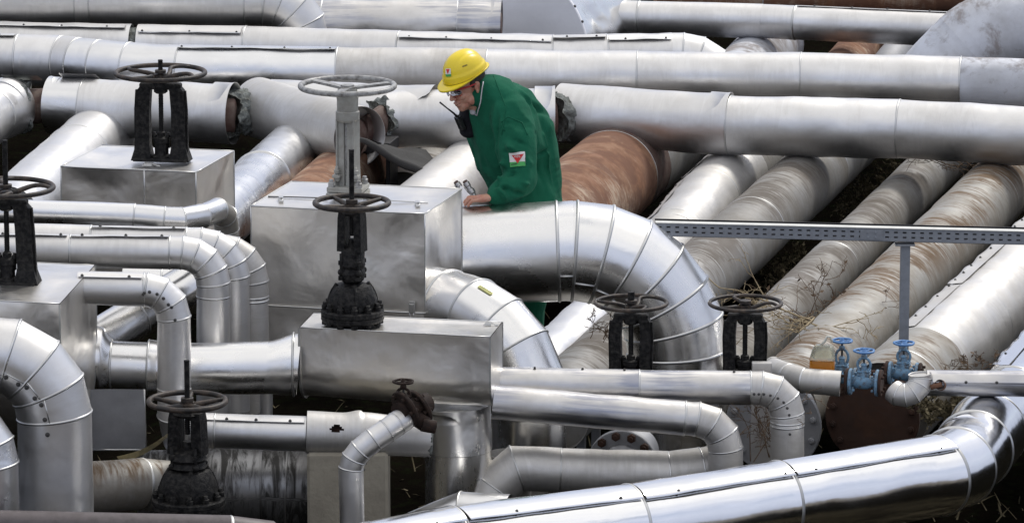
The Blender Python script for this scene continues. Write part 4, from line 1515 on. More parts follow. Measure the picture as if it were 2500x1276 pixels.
# ---- black valve with domed bonnet (V5)
def dome_valve(label, px, y, sc, wpy, wd, stemtop, base_py, ypy, spokes, rot, kind, cols, group=None):
    base = Y(px, base_py, y)
    k = 1 / m_(base, 1)
    z = lambda py: Y(px, py, y).z - base.z
    root = thing('gate_valve', label, 'valve', base, group)
    c = base + ZV * z(wpy)
    handwheel(root, c, wd / k / 2, .0125, spokes, kind, M_WHEEL, .040, .016, rot, .018)
    st = MB()
    threaded(st, base + ZV * z(wpy + 80), base + ZV * z(stemtop), .0125)
    st.lathe(base + ZV * z(stemtop), [(.012, 0), (.012, .006), (.001, .006)], 12)
    st.build('stem', M_BLACK, root)
    nb = MB()
    nb.hexbolt(c + ZV * .0, ZV, .030, .016)
    nb.build('wheel_nut', M_WHEEL, root)
    y0, y1, y2, y3, y4, y5 = ypy      # yoke top, yoke foot, gland bottom, bonnet bottom, flange bottom, neck bottom
    X = Matrix.Rotation(-.4, 3, 'Z') @ Vector((1, 0, 0))
    D = ZV.cross(X)
    hw = cols
    for s in (-1, 1):
        b = MB()
        bar(b, [base + ZV * z(y0) + X * s * hw * .55, base + ZV * z(y0 + 18) + X * s * hw * .75, base + ZV * z(y1) + X * s * hw * .8], X, D, [hw * .45, hw * .32, hw * .34], [.03, .034, .036])
        b.build('yoke_leg', M_BLACK, root)
    b = MB()
    b.lathe(base, [(hw * .8, z(y0 + 10)), (hw * .9, z(y0 + 4)), (hw * .7, z(y0)), (.022, z(wpy + 6))], 20)
    b.build('yoke_nut', M_BLACK, root)
    # gland with lumpy greasy bolts
    b = MB()
    ym = (y1 + y2) / 2
    b.lathe(base, [(hw * .7, z(y2)), (hw * 1.0, z(y2 - 8)), (hw * 1.15, z(ym + 14)), (hw * 1.0, z(ym + 2)), (hw * 1.15, z(ym - 6)), (hw * .9, z(y1 - 4)), (hw * .35, z(y1 - 14)), (hw * .3, z(y1 - 30))], 24)
    b.build('gland', M_BLACK, root)
    for q in range(4):
        a = .5 + q * math.pi / 2
        d = Vector((math.cos(a), math.sin(a), 0))
        g_ = MB()
        p = base + d * hw * 1.05 + ZV * z(ym + 10)
        g_.tube([p - ZV * .03, p + ZV * .085], .008, 8)
        g_.hexbolt(p + ZV * .035, ZV, .016, .016)
        g_.hexbolt(p - ZV * .035, ZV, .016, .016)
        g_.sphere(p + ZV * .0, .017, n=10, m=6)
        g_.build('gland_bolt', M_BLACK, root)
    # bonnet dome
    b = MB()
    rb = sc
    H0, H1 = z(y3), z(y2)
    prof = []
    for i in range(13):
        f = i / 12
        prof.append((rb * .80 * math.cos(f * 1.12) ** .75 + hw * .25 * f, H0 + (H1 - H0) * f))
    prof[-1] = (hw * .75, H1)
    b.lathe(base, prof, 36)
    for q in range(4):
        a = .2 + q * math.pi / 2
        d = Vector((math.cos(a), math.sin(a), 0))
        pts = [base + d * (rb * .78 * math.cos(f * 1.12) ** .75 + hw * .2 * f) + ZV * (H0 + (H1 - H0) * f) for f in (0, .25, .5, .75, 1)]
        b.tube(pts, .010, 6)
    b.build('bonnet', M_BLACK, root)
    b = MB()
    b.lathe(base, [(rb * .8, z(y4)), (rb - .004, z(y4)), (rb, z(y4) + .006), (rb, z((y3 + y4) / 2) - .002), (rb - .006, z((y3 + y4) / 2)), (rb, z((y3 + y4) / 2) + .002), (rb, z(y3) - .006), (rb - .005, z(y3)), (rb * .7, z(y3))], 44)
    b.build('flange', M_BLACK, root)
    for q in range(12):
        a = q * math.pi / 6 + .1
        d = Vector((math.cos(a), math.sin(a), 0))
        b = MB()
        p = base + d * rb * .87
        b.hexbolt(p + ZV * z(y3), ZV, .017, .018)
        b.tube([p + ZV * z(y3), p + ZV * (z(y3) + .034)], .010, 8)
        b.hexbolt(p + ZV * z(y4), -ZV, .017, .016)
        b.tube([p + ZV * (z(y4) - .004), p + ZV * (z(y3) + .004)], .009, 8)
        b.build('bolt', M_BLACK, root)
    b = MB()
    b.lathe(base, [(rb * .76, z(y5)), (rb * .72, z(y5) + .01), (rb * .70, z(y4))], 36)
    b.build('neck', M_BLACK, root)
    return root
dome_valve('black gate valve with a domed bolted bonnet and four spokes, standing on the front housing', 861, -1.08, .142, 495, 192, 368, 803, (514, 612, 690, 752, 780, 800), 4, .6, 'straight', .052)
dome_valve('black gate valve with five straight spokes standing low at the bottom left', 461, -2.02, .160, 979, 200, 882, 1262, (1004, 1106, 1140, 1212, 1240, 1262), 5, .25, 'straight', .072)

# ---- V8, V9 behind the front pipes
yoke_valve('left of two matching black valves before the great elbow, with a tall nut', 1540, -.62, 739, 925, 184, 92, 100, 40, 26, spokes=3, rot=.4, ytop=765, stemtop=712, foot=True, group='two black valves behind the front pipes')
yoke_valve('right of two matching black gate valves, its stem sunk in the hub', 1818, -.66, 740, 925, 184, 92, 100, 40, 26, spokes=3, rot=1.3, ytop=765, stemtop=733, nut=True, group='two black valves behind the front pipes')

# ---- front right pipes J1, J2, J3
yj = -1.06
rJ = m_(Y(1540, 943, yj), 40)
rt, V, T, N, FR = pipe('insulated_pipe', 'long rubbed silver pipe bending down at its right end with screwed gores', 'pipe', M_RUB,
     [(Y(1195, 935, yj), 'e'), (Y(1560, 943, yj), 's'), (Y(1832, 946, yj), 's'), (Y(1922, 947, yj), 'c', m_(Y(1900, 947, yj), 66), 3), (Y(1922, 1028, yj), 's'), (Y(1922, 1037, yj), 's'), (Y(1922, 1190, yj), 'e')], rJ, n=48,
     dent=.003, dscale=6, seed=90, bead=.004, beadw=.010, goremat=M_OLD, mats={2: M_OLD, 6: M_OLD, 7: M_OLD, 8: M_OLD})
screws_on(rt, V, T, N, FR, rJ, [(2, .3, -8), (2, .75, -8), (3, .2, -6), (3, .7, -4), (4, .3, 0), (4, .8, 4), (5, .3, 6), (5, .8, 6), (8, .08, 6)] + [(0, u, 84) for u in (.3, .62, .9)] + [(1, u, 80) for u in (.85,)], size=.005)
yj2 = -1.23
rJ2 = m_(Y(1600, 1020, yj2), 41)
pipe('insulated_pipe', 'second rubbed silver pipe sloping right below the first and bending down in a short elbow', 'pipe', M_RUB,
     [(Y(1203, 981, yj2), 'e'), (Y(1672, 1020, yj2), 's'), (Y(1772, 1027, yj2), 'c', m_(Y(1700, 1020, yj2), 76), 3), (Y(1772, 1230, yj2), 'e')], rJ2, n=48, dent=.003, dscale=6, seed=91, bead=.004, beadw=.010, goremat=M_OLD, mats={4: M_OLD, 5: M_OLD},
     )
yj3 = -1.14
rJ3 = m_(Y(1460, 1150, yj3), 54)
pipe('insulated_pipe', 'dull clad pipe cut off square at its right end, lowest behind the big front pipe', 'pipe', M_OLD,
     [(Y(1150, 1330, yj3 - .1), 'e'), (Y(1205, 1190, yj3 - .02), 's'), (Y(1262, 1143, yj3), 's'), (Y(1368, 1148, yj3), 's'), (Y(1632, 1156, yj3), 's'), (Y(1712, 1146, yj3 + .02), 's'), (Y(1736, 1142, yj3 + .03), 'e')], rJ3, n=52, dent=.004, dscale=5, seed=92, bead=.004, beadw=.010)
pipe('insulated_pipe', 'cracked old jacket with a raised collar behind the cut off dull pipe', 'pipe', M_DIRTY,
     [(Y(1244, 1106, -.92), 'e'), (Y(1244, 1106, -.92) + (BX * .0 + ZV * -.4), 'e')], m_(Y(1244, 1106, -.9), 52), n=44, seed=93, dent=.004)
# O: upright pipe under the front housing
yo = -1.12
pO = Y(1118, 960, yo)
rt, V, T, N, FR = pipe('insulated_pipe', 'upright shiny pipe with a creased top, below the right end of the front housing', 'pipe', M_BRIGHT,
     [(Y(1116, 985, yo), 'e'), (Y(1118, 1095, yo), 's'), (Y(1120, 1330, yo), 'e')], m_(pO, 81), n=64, dent=.004, dscale=6, seed=94, bead=.0012, beadw=.006, flares={0: (.035, 0, .16, -30)}, mats={0: M_NEW})
pT = Y(1135, 1262, -1.75)
pipe('insulated_pipe', 'scuffed jacket bend at the foot of the upright shiny pipe', 'pipe', M_NEW,
     [(pT - AX * .26 - ZV * .12, 'e'), (pT, 's'), (pT + AX * .20 - ZV * .0 , 'e')], m_(pT, 62), n=56, dent=.005, seed=95, bead=.004)

# ---- M pipes, broken jacket
ym = -1.62
rM = m_(Y(620, 1055, ym), 42)
pipe('insulated_pipe', 'screwed silver pipe running right behind the low black valve into a wider broken jacket', 'pipe', M_MID,
     [(Y(462, 1049, ym), 'e'), (Y(524, 1051, ym), 's'), (Y(748, 1058, ym), 'e')], rM, n=44, dent=.002, seed=100, bead=.003, laps=[(1, 48, .006, .01, .98, 16), (0, 48, .006, .01, .98, 16)], lapscrew=.14)
rM2 = m_(Y(900, 1060, ym), 52)
V0, V1_ = Y(748, 1054, ym), Y(1050, 1066, ym + .02)
root = thing('insulated_pipe', 'wider pale jacket with a ragged hole and a broken right end, on the concrete block', 'pipe', V0)
b = MB()
nn, st = 64, 60
t = (V1_ - V0).normalized()
uu = Vector((0, -1, 0))
uu = (uu - t * uu.dot(t)).normalized()
ww = uu.cross(t)
if ww.z < 0:
    ww = -ww
vs, fs, uv = [], [], []
for j in range(st + 1):
    for k in range(nn):
        a = 2 * math.pi * k / nn
        d = uu * math.cos(a) + ww * math.sin(a)
        f = j / st
        p = V0.lerp(V1_, f)
        rag = (.03 * noise.noise(Vector((a * 2, 3, 0))) + .012 * noise.noise(Vector((a * 7, 3, 0)))) * max(0, f - .9) * 10
        q = (p + d * rM2) * 6
        h = .004 * noise.noise(q) + (.014 * max(0, math.sin(a)) ** 3 * math.exp(-((f - .42) / .08) ** 2) if f < .45 else .006 * max(0, math.sin(a)) ** 3 * math.exp(-((f - .45) / .2) ** 2))
        vs.append(p + d * (rM2 * (1 - .06 * f) + h) + t * rag)
        uv.append((f * .6, a * rM2))
hole_c = Y(820, 1048, ym - rM2)
for j in range(st):
    for k in range(nn):
        k2 = (k + 1) % nn
        c_ = (vs[j * nn + k] + vs[(j + 1) * nn + k2]) / 2
        dx, dz = (c_.x - hole_c.x) / .028, (c_.z - hole_c.z) / .016
        if c_.y < ym and dx * dx + dz * dz < 1 + .5 * noise.noise(c_ * 60):
            continue
        fs.append((j * nn + k, j * nn + k2, (j + 1) * nn + k2, (j + 1) * nn + k))
b.add(vs, fs, uv)
b.add([V0.lerp(V1_, (i // nn) / st) + (v - V0.lerp(V1_, (i // nn) / st)) * .975 for i, v in enumerate(vs)], [f[::-1] for f in fs], uv)
b.build('jacket_section', M_OLD, root)
b = MB()
b.tube([V0.lerp(V1_, .02), V0.lerp(V1_, .9)], rM2 * .62, 28)
b.build('steel_pipe', M_RUSTD, root)
b = MB()
vs, fs = [], []
for j in range(9):
    for k in range(48):
        a = 2 * math.pi * k / 48
        d = uu * math.cos(a) + ww * math.sin(a)
        p = V0.lerp(V1_, .90 + .11 * j / 8)
        h = (noise.noise((p + d * .1) * 20) * .02 + noise.noise((p + d * .1) * 50) * .008)
        vs.append(p + d * (rM2 * .84 * (1 - .02 * j) + h) + t * h)
for j in range(8):
    for k in range(48):
        k2 = (k + 1) % 48
        fs.append((j * 48 + k, j * 48 + k2, (j + 1) * 48 + k2, (j + 1) * 48 + k))
fs.append(tuple(8 * 48 + k for k in range(48)))
b.add(vs, fs)
b.build('insulation_wool', M_WOOL, root)

# ---- N: thin pipe with lobster bend, up to the small rusty valve
yn_ = -2.02
P = [(Y(862, 1420, yn_), 'e'), (Y(857, 1142, yn_), 's'), (Y(864, 1118, yn_), 's'), (Y(880, 1098, yn_), 's'), (Y(912, 1072, yn_ + .01), 's'), (Y(944, 1051, yn_ + .03), 's'), (Y(968, 1034, yn_ + .05), 's'), (Y(988, 1020, yn_ + .08), 'e')]
rN = m_(P[1][0], 29)
rt, V, T, N, FR = pipe('insulated_pipe', 'thin upright pipe with a caterpillar bend reaching the small rusty valve', 'pipe', M_MID, P, rN, n=40, dent=.001, dscale=8, seed=105, bead=.0035, beadw=.009)
screws_on(rt, V, T, N, FR, rN, [(1, .0, 10), (1, .9, 14), (2, .8, 20)], size=.005)

# ---- small rusty valve
small_valve('small rusty valve with a tiny wheel in front of the front housing', 985, 931, 990, -1.93, 56, (M_RUSTV, M_RUSTV), body=False, rot=.3)
root = thing('flanged_tee', 'rusty bolted flange tee holding the small rusty valve beside the creased upright pipe', 'pipe fitting', Y(1005, 1000, -1.93))
for (px, py, y, ax, r_, th, m) in ((985, 1000, -1.95, Vector((.75, .55, .35)), .085, .018, M_RUSTV), (1018, 998, -1.88, Vector((.75, .55, .35)), .085, .02, M_RUSTV), (1040, 1040, -1.93, Vector((.3, .1, -.9)), .0, .0, M_RUSTD)):
    b = MB()
    a = ax.normalized()
    p = Y(px, py, y)
    if r_ > 0:
        disc_flange(b, p, a, r_, th)
        u = ZV.cross(a).normalized()
        v = a.cross(u)
        for q in range(6):
            d = u * math.cos(q * 1.047) + v * math.sin(q * 1.047)
            b.hexbolt(p + d * r_ * .78 + a * th, a, .010, .012)
            b.hexbolt(p + d * r_ * .78, -a, .010, .012)
        b.build('flange', m, root)
b = MB()
a = Vector((.75, .55, .35)).normalized()
b.tube([Y(985, 1000, -1.95) - a * .03, Y(1018, 998, -1.88) + a * .06], .045, 24)
b.tube([Y(1004, 1012, -1.93), Y(1040, 1036, -1.95)], .035, 16)
b.tube([Y(1030, 1036, -1.97), Y(1063, 1042, -1.96)], .030, 8)
b.build('tee_body', M_RUSTV, root)

# ---- concrete block and bottom left pipes
b = MB()
p = Y(848, 1106, -1.70)
b.cbox(Vector((p.x, -1.50, p.z - .5)), Vector((1, 0, 0)), Vector((0, 1, 0)), ZV, m_(p, 99), .20, .5, .012)
tag(b.build('concrete_block', M_CONC, loc=Vector((p.x, -1.5, GZ - .2))), 'rough concrete pier under the broken jacket', 'concrete pier')
yq = -1.32
rQ = m_(Y(620, 1190, yq), 96)
pipe('insulated_pipe', 'dark streaked large pipe behind the low black valve at the bottom left', 'pipe', M_DARKAL,
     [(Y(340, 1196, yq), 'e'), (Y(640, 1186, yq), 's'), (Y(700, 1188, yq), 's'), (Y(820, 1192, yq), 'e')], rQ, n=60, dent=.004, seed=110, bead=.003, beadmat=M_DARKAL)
rQ2 = m_(Y(300, 1190, -1.75), 62)
pipe('insulated_pipe', 'greenish stained blunt pipe bend left of the low black valve', 'pipe', M_RUSTST,
     [(Y(120, 1196, -1.85), 'e'), (Y(345, 1180, -1.72), 's'), (Y(405, 1186, -1.62), 'n'), (Y(455, 1240, -1.55), 'e')], rQ2, n=52, dent=.003, seed=111, bead=.003)
b = MB()
p0, p1 = Y(285, 1120, -1.62), Y(440, 1032, -1.55)
vs = []
for i in range(9):
    f = i / 8
    c_ = p0.lerp(p1, f) + ZV * (-.03 * math.sin(f * 3.1))
    wv_ = .016 * (1 - f) + .003
    vs += [c_ + ZV * wv_ * .6, c_ - ZV * wv_ * .6 + Vector((wv_, -.02, 0))]
b.add(vs, [(2 * i, 2 * i + 1, 2 * i + 3, 2 * i + 2) for i in range(8)])
b.add([v + Vector((0, .004, 0)) for v in vs], [(2 * i + 2, 2 * i + 3, 2 * i + 1, 2 * i) for i in range(8)])
tag(b.build('metal_strip', M_STICK if False else paint('tarnished_brass', (.09, .075, .04), .3, (.02, .02, .015), .9, 8, .2, metallic=.9), loc=p0), 'curled yellowish strip of metal under the hanging dark sheet', 'metal strip')
# dark painted pipe along the bottom left border
P = [(Y(-80, 1285, -3.05), 'e'), (Y(560, 1300, -3.05), 's'), (Y(650, 1312, -2.98), 'n'), (Y(720, 1370, -2.9), 'e')]
pipe('painted_pipe', 'dark brown painted pipe along the bottom left border', 'pipe', M_FRONTP, P, m_(P[1][0], 42), n=44, dent=.0005, seed=112, bead=.0015)
# small bright upright seen in the dark gap under the waisted pipe
pg = Y(652, 960, -.6)
pipe('insulated_pipe', 'small bright upright pipe in the dark gap under the waisted pipe', 'pipe', M_MID, [(Y(650, 950, -.7), 'e'), (Y(650, 1060, -.7), 'e')], m_(pg, 15), n=28, seed=113)
pipe('insulated_pipe', 'bright diagonal pipe seen through the gap left of the three small bends', 'pipe', M_BRIGHT, [(Y(210, 850, -.55), 'e'), (Y(330, 775, -.35), 's'), (Y(470, 690, -.1), 'e')], m_(pg, 52), n=56, seed=114)
pipe('insulated_pipe', 'shiny horizontal pipe seen between the small pipe and the front bend', 'pipe', M_BRIGHT, [(Y(300, 700, .25), 'e'), (Y(395, 704, .25), 's'), (Y(640, 716, .25), 'e')], m_(pg, 58), n=56, seed=115)

# ---- the big mirror pipe across the bottom and its swing to the right (F)
zf = -.12
rF = m_(Z(1900, 1225, zf), 100)
PF = [(Z(780, 1405, zf), 'e'), (Z(1110, 1338, zf), 's'), (Z(1540, 1283, zf), 's'), (Z(1905, 1224, zf), 's'), (Z(2290, 1160, zf), 's'), (Z(2338, 1138, zf), 's'), (Z(2378, 1096, zf), 's'), (Z(2412, 1052, zf), 's'), (Z(2470, 985, zf), 's'),
      (Z(2560, 880, zf), 's'), (Z(2760, 650, zf), 'e')]
pipe('insulated_pipe', 'big mirror bright pipe sweeping across the bottom right and turning away at the right edge', 'pipe', M_MIRROR, PF, rF, n=88, dent=.0055, dscale=2.8, seed=120, bead=.007, beadw=.018,
     laps=[(0, 52, .009, 0, .99, 40), (1, 52, .010, .01, .99, 40), (2, 50, .010, .01, .995, 40), (3, 50, .009, .01, .99, 40), (8, 118, .02, .01, .99, 22, -1)], lapscrew=.45)

# ---- flanged pipe ends below the row of diagonal pipes
def end_flange(label, px, py, y, rpx, mat, bolts=12, th=.03, ax=None, face=True, rneck=.0, pipelen=.25, boltmat=None, br=.016, cat='flange'):
    a = ax or (-BX)
    p = Y(px, py, y)
    r_ = m_(p, rpx)
    root = thing('pipe_flange', label, cat, p)
    b = MB()
    disc_flange(b, p, a, r_, th)
    b.lathe(p - a * pipelen, [(r_ * .72, 0), (r_ * .72, pipelen)], 40, a)
    b.build('flange_disc', mat, root)
    u = ZV.cross(a).normalized()
    v = a.cross(u)
    for q in range(bolts):
        d = u * math.cos(2 * math.pi * q / bolts + .2) + v * math.sin(2 * math.pi * q / bolts + .2)
        b = MB()
        b.hexbolt(p + d * r_ * .85 + a * th, a, br, br * .9)
        b.lathe(p + d * r_ * .85 + a * th, [(br * .5, 0), (br * .5, br * 1.5), (.001, br * 1.5)], 8, a)
        b.build('bolt', boltmat or mat, root)
    return root, p, a, r_
end_flange('big round dark rusty blind flange below the blue valves', 2132, 1015, .30, 116, M_RUSTD, 14)
end_flange('dull grey round flange behind the right downpipe', 1890, 1035, .15, 118, M_GREY, 12)
rtf, p, a, r_ = end_flange('dull grey bolted flange with dark nuts behind the second rubbed pipe', 1522, 1132, -.75, 88, M_GREY, 12, boltmat=M_RUSTD, br=.021)
b = MB()
b.lathe(p + a * .03, [(r_ * .62, 0), (r_ * .60, .02), (r_ * .45, .05), (.001, .07)], 36, a)
b.build('cover', M_GREY, rtf)
# flat light post sheet
b = MB()
p = Y(1858, 1050, -.85)
b.cbox(p, Vector((1, 0, 0)), Vector((0, 1, 0)), ZV, m_(p, 24), .02, .32, .003)
tag(b.build('sheet_post', M_OLD, loc=p - ZV * .32), 'flat pale upright sheet behind the downpipe with the screwed gores', 'metal post')

# ---- K pipe, blue valves, bottle, right hand pipes
yk = -.62
P = [(Y(1868, 960, yk + .25), 'e'), (Y(1893, 905, yk + .20), 's'), (Y(1925, 918, yk + .08), 's'), (Y(1962, 928, yk + .02), 's'), (Y(2052, 936, yk), 'e')]
pipe('insulated_pipe', 'short grey pipe curving into the left blue valve', 'pipe', M_OLD, P, m_(P[3][0], 30), n=44, dent=.002, dscale=7, seed=130, bead=.003, beadw=.010)
VB = (M_BLUE, M_BLUEW)
small_valve('left one of three small blue valves, beside the plastic jug', 2055, 831, 905, -.30, 56, VB, body=True, group='three small blue valves', rot=.2, fl=.046)
small_valve('middle one of three small blue valves, the lowest and nearest', 2109, 856, 918, -.62, 56, VB, body=True, group='three small blue valves', rot=.7, fl=.062)
small_valve('right one of three small blue valves, next to the caterpillar bend', 2206, 837, 897, -.42, 56, VB, body=True, group='three small blue valves', rot=1.1, fl=.055)
P = [(Y(2180, 952, -.66), 'e'), (Y(2193, 962, -.68), 's'), (Y(2211, 964, -.69), 's'), (Y(2229, 958, -.69), 's'), (Y(2243, 943, -.68), 's'), (Y(2247, 925, -.66), 's'), (Y(2246, 912, -.66), 'e')]
pipe('insulated_pipe', 'little caterpillar bend below the right blue valve', 'pipe', M_OLD, P, m_(P[0][0], 27), n=36, dent=.001, seed=131, bead=.003, beadw=.008)
yl = -.62
P = [(Y(2262, 934, yl), 'e'), (Y(2900, 940, yl), 'e')]
pipe('insulated_pipe', 'narrow rubbed pipe leaving the blue valves to the right edge', 'pipe', M_RUB, P, m_(P[0][0], 31), n=44, dent=.001, seed=132, laps=[(0, 12, .006, .02, .99, 40)], lapscrew=.14)
# open stub end on it
b = MB()
pz = Y(2298, 940, yl - .055)
b.tube([pz, pz + Vector((-.01, -.035, .012))], .024, 20, cap=False)
b.tube([pz + Vector((-.05, -.02, -.005)), pz + Vector((0, -.03, .012))], .012, 10)
tag(b.build('open_stub', M_RUST, loc=pz), 'short open rusty pipe stub poking out beside the caterpillar bend', 'pipe stub')

# plastic jug
pj = Y(2007, 908, -.52)
root = thing('plastic_jug', 'clear plastic jug half full of orange liquid, left of the blue valves', 'jug', pj)
def plastic():
    t = NT('clear_yellowed_plastic')
    t.b.inputs['Base Color'].default_value = (.78, .80, .66, 1)
    t.b.inputs['Roughness'].default_value = .18
    t.b.inputs['Transmission Weight'].default_value = .75
    t.b.inputs['IOR'].default_value = 1.3
    c = t.n('ShaderNodeTexCoord').outputs['Object']
    t.l(t.bump(t.noise(c, 40, 3, .5), .5, .006), t.b.inputs['Normal'])
    return t.m
def liquid():
    t = NT('orange_liquid')
    t.b.inputs['Base Color'].default_value = (.52, .20, .02, 1)
    t.b.inputs['Roughness'].default_value = .12
    t.b.inputs['Transmission Weight'].default_value = .35
    t.b.inputs['IOR'].default_value = 1.33
    return t.m
def ring_sect(mb, c, X, D, lv):
    vs, fs = [], []
    n = 28
    for (z_, hx, hd, ox) in lv:
        for k in range(n):
            a = 2 * math.pi * k / n
            ca, sa = math.cos(a), math.sin(a)
            vs.append(c + X * (ox + hx * math.copysign(abs(ca) ** .45, ca)) + D * (hd * math.copysign(abs(sa) ** .45, sa)) + ZV * z_)
    for i in range(len(lv) - 1):
        for k in range(n):
            k2 = (k + 1) % n
            fs.append((i * n + k, i * n + k2, (i + 1) * n + k2, (i + 1) * n + k))
    fs += [tuple(range(n))[::-1], tuple((len(lv) - 1) * n + k for k in range(n))]
    mb.add(vs, fs)
s_ = m_(pj, 1)
b = MB()
ring_sect(b, pj, AX, BX, [(0, 30 * s_, .032, 0), (.004, 31 * s_, .034, 0), (.060, 30 * s_, .034, 0), (.061, 29.5 * s_, .033, 0)])
b.build('liquid', liquid(), root)
b = MB()
ring_sect(b, pj - ZV * .001, AX, BX, [(.060, 31 * s_, .0355, 0), (.064, 31 * s_, .0355, 0), (.105, 27 * s_, .033, .004), (.124, 24 * s_, .03, .006), (.130, 20 * s_, .025, .006)])
b.build('jug_body', plastic(), root)
b = MB()
h0 = pj + ZV * .125 + AX * .01
b.tube([h0 + AX * -.02, h0 + AX * .0 + ZV * .02, h0 + AX * .012 + ZV * .045, h0 + AX * .028 + ZV * .045, h0 + AX * .034 + ZV * .02], .006, 8)
b.build('handle', paint('white_plastic', (.62, .62, .56), .35, (.4, .4, .35), .4), root)

# ---- perforated cable tray with post
yt = .55
tl, tr_ = Y(1600, 560, yt), Y(2900, 591, yt)
root = thing('cable_tray', 'grey perforated steel tray crossing over the diagonal pipes on one post', 'cable tray', tl)
tx = (tr_ - tl).normalized()
Lt = (tr_ - tl).length
hh = m_(tl, 15.5)
b = MB()
pitch = .0375 * 1.12
n = int(Lt / pitch)
rows_ = [(-hh, -hh * .48), (-hh * .48, -hh * .22), (-hh * .22, hh * .30), (hh * .30, hh * .56), (hh * .56, hh)]
def trayq(x0, x1, z0_, z1_):
    vs = [tl + tx * x0 + ZV * z0_, tl + tx * x1 + ZV * z0_, tl + tx * x1 + ZV * z1_, tl + tx * x0 + ZV * z1_]
    b.add(vs, [(0, 1, 2, 3)], smooth=False)
    b.add([q + Vector((0, .0025, 0)) for q in vs], [(3, 2, 1, 0)], smooth=False)
for i in range(n):
    x0, x1 = i * pitch, (i + 1) * pitch
    joint = abs(x0 - Lt * .403) < .045
    for ri, (a_, c_) in enumerate(rows_):
        if ri in (1, 3) and not joint:
            g0, g1 = x0 + pitch * .28, x0 + pitch * .72
            trayq(x0, g0, a_, c_)
            trayq(g1, x1, a_, c_)
        else:
            trayq(x0, x1, a_, c_)
b.build('perforated_side', M_TRAY, root)
b = MB()
b.cbox(tl + tx * Lt / 2 + ZV * (hh + .003) + Vector((0, .018, 0)), tx, Vector((0, 1, 0)), ZV, Lt / 2, .024, .002, .0005)
b.build('top_lip', M_TRAYTOP, root)
b = MB()
b.cbox(tl + tx * Lt / 2 - ZV * (hh + .001) + Vector((0, .055, 0)), tx, Vector((0, 1, 0)), ZV, Lt / 2, .052, .002, .0005)
b.cbox(tl + tx * Lt / 2 + Vector((0, .11, 0)), tx, Vector((0, 1, 0)), ZV, Lt / 2, .002, hh, .0005)
b.build('tray_channel', M_DARKBOX, root)  # shade inside the tray put into the dark colour of floor and back
b = MB()
pj_ = tl + tx * Lt * .406
b.cbox(pj_ - Vector((0, .003, 0)), tx, Vector((0, 1, 0)), ZV, .055, .002, hh * .8, .0005)
for i in (-1, 1):
    for j in (-1, 1):
        b.hexbolt(pj_ + tx * .018 * i + ZV * .012 * j - Vector((0, .005, 0)), Vector((0, -1, 0)), .006, .005)
b.build('joint_plate', M_TRAY, root)
b = MB()
pp = Y(2209, 596, yt + .03)
pb = Vector((pp.x + m_(pp, 4), pp.y, GZ + .0))
b.box((pp + pb) / 2, Vector((1, 0, 0)), Vector((0, 1, 0)), ZV, m_(pp, 11), .003, (pp.z - pb.z) / 2)
for s in (-1, 1):
    b.box((pp + pb) / 2 + Vector((m_(pp, 10.5) * s, .02, 0)), Vector((1, 0, 0)), Vector((0, 1, 0)), ZV, .002, .02, (pp.z - pb.z) / 2)
b.build('post', M_TRAY, root)
b = MB()
b.cbox(pp + ZV * .0, Vector((1, 0, 0)), Vector((0, 1, 0)), ZV, m_(pp, 24), .03, .004, .001)
b.build('bracket', M_TRAY, root)

# ---- dry twigs and weeds
M_TWIG = paint('dry_twig', (.13, .085, .05), .9, (.05, .03, .02), .6, 20, .2)
M_TWIG2 = paint('pale_dry_stem', (.36, .29, .18), .9, (.15, .1, .06), .6, 20, .2)
M_WEED = paint('brown_green_weed', (.12, .10, .055), .95, (.05, .035, .02), .6, 20, .2)
def bush(label, c, n, L0, spread, up, mat, r0=.004, cat='dry bush', seed=0, leaves=0):
    rnd = random.Random(seed)
    root = thing('dry_bush', label, cat, c)
    b = MB()
    lf = MB()
    def grow(p, d, L_, r, dep):
        pts = [p]
        k = 6
        for i in range(k):
            d = (d + Vector((rnd.gauss(0, .22), rnd.gauss(0, .22), rnd.gauss(-.03, .18)))).normalized()
            pts.append(pts[-1] + d * L_ / k)
            if dep < 3 and rnd.random() < .55:
                dd = (d + Vector((rnd.gauss(0, .7), rnd.gauss(0, .7), rnd.gauss(.1, .5)))).normalized()
                grow(pts[-1], dd, L_ * rnd.uniform(.3, .6), r * .65, dep + 1)
            if leaves and rnd.random() < leaves:
                q = pts[-1]
                a = Vector((rnd.gauss(0, 1), rnd.gauss(0, 1), rnd.gauss(0, 1))).normalized()
                c_ = a.cross(d).normalized()
                s = rnd.uniform(.006, .018)
                lf.add([q, q + (a + c_ * .5) * s, q + a * s * 2.2, q + (a - c_ * .5) * s], [(0, 1, 2, 3)], smooth=False)
        b.tube(pts, [max(.0012, r * (1 - .1 * i)) for i in range(k + 1)], 5, cap=False)
    for i in range(n):
        a = rnd.uniform(0, 6.283)
        d = Vector((math.cos(a) * spread, math.sin(a) * spread * .6, up * rnd.uniform(.3, 1.2))).normalized()
        grow(c + Vector((rnd.gauss(0, .05), rnd.gauss(0, .04), 0)), d, L0 * rnd.uniform(.5, 1.1), r0 * rnd.uniform(.6, 1.2), 0)
    b.build('twigs', mat, root)
    if leaves:
        lf.build('dead_leaves', mat, root)
    return root
bush('tangle of dry brown twigs between the diagonal pipes, under the cable tray', Z(1985, 790, -.30), 20, .42, 1.0, .45, M_TWIG, .0026, seed=3, leaves=.02)
bush('a few pale dry stems lying over the diagonal pipes right of the right black valve', Z(1960, 770, -.08), 4, .55, 1.4, .08, M_TWIG2, .005, seed=5)
bush('withered weed beside the rust stained jacket, right of the blue valves', Y(2370, 905, .2), 6, .16, .9, .4, M_TWIG, .003, seed=8, leaves=.03)
bush('dry brown plant in the gap between pipes, left of the left matching black valve', Y(1448, 830, .25), 5, .16, .3, 1.2, M_TWIG, .003, seed=9)
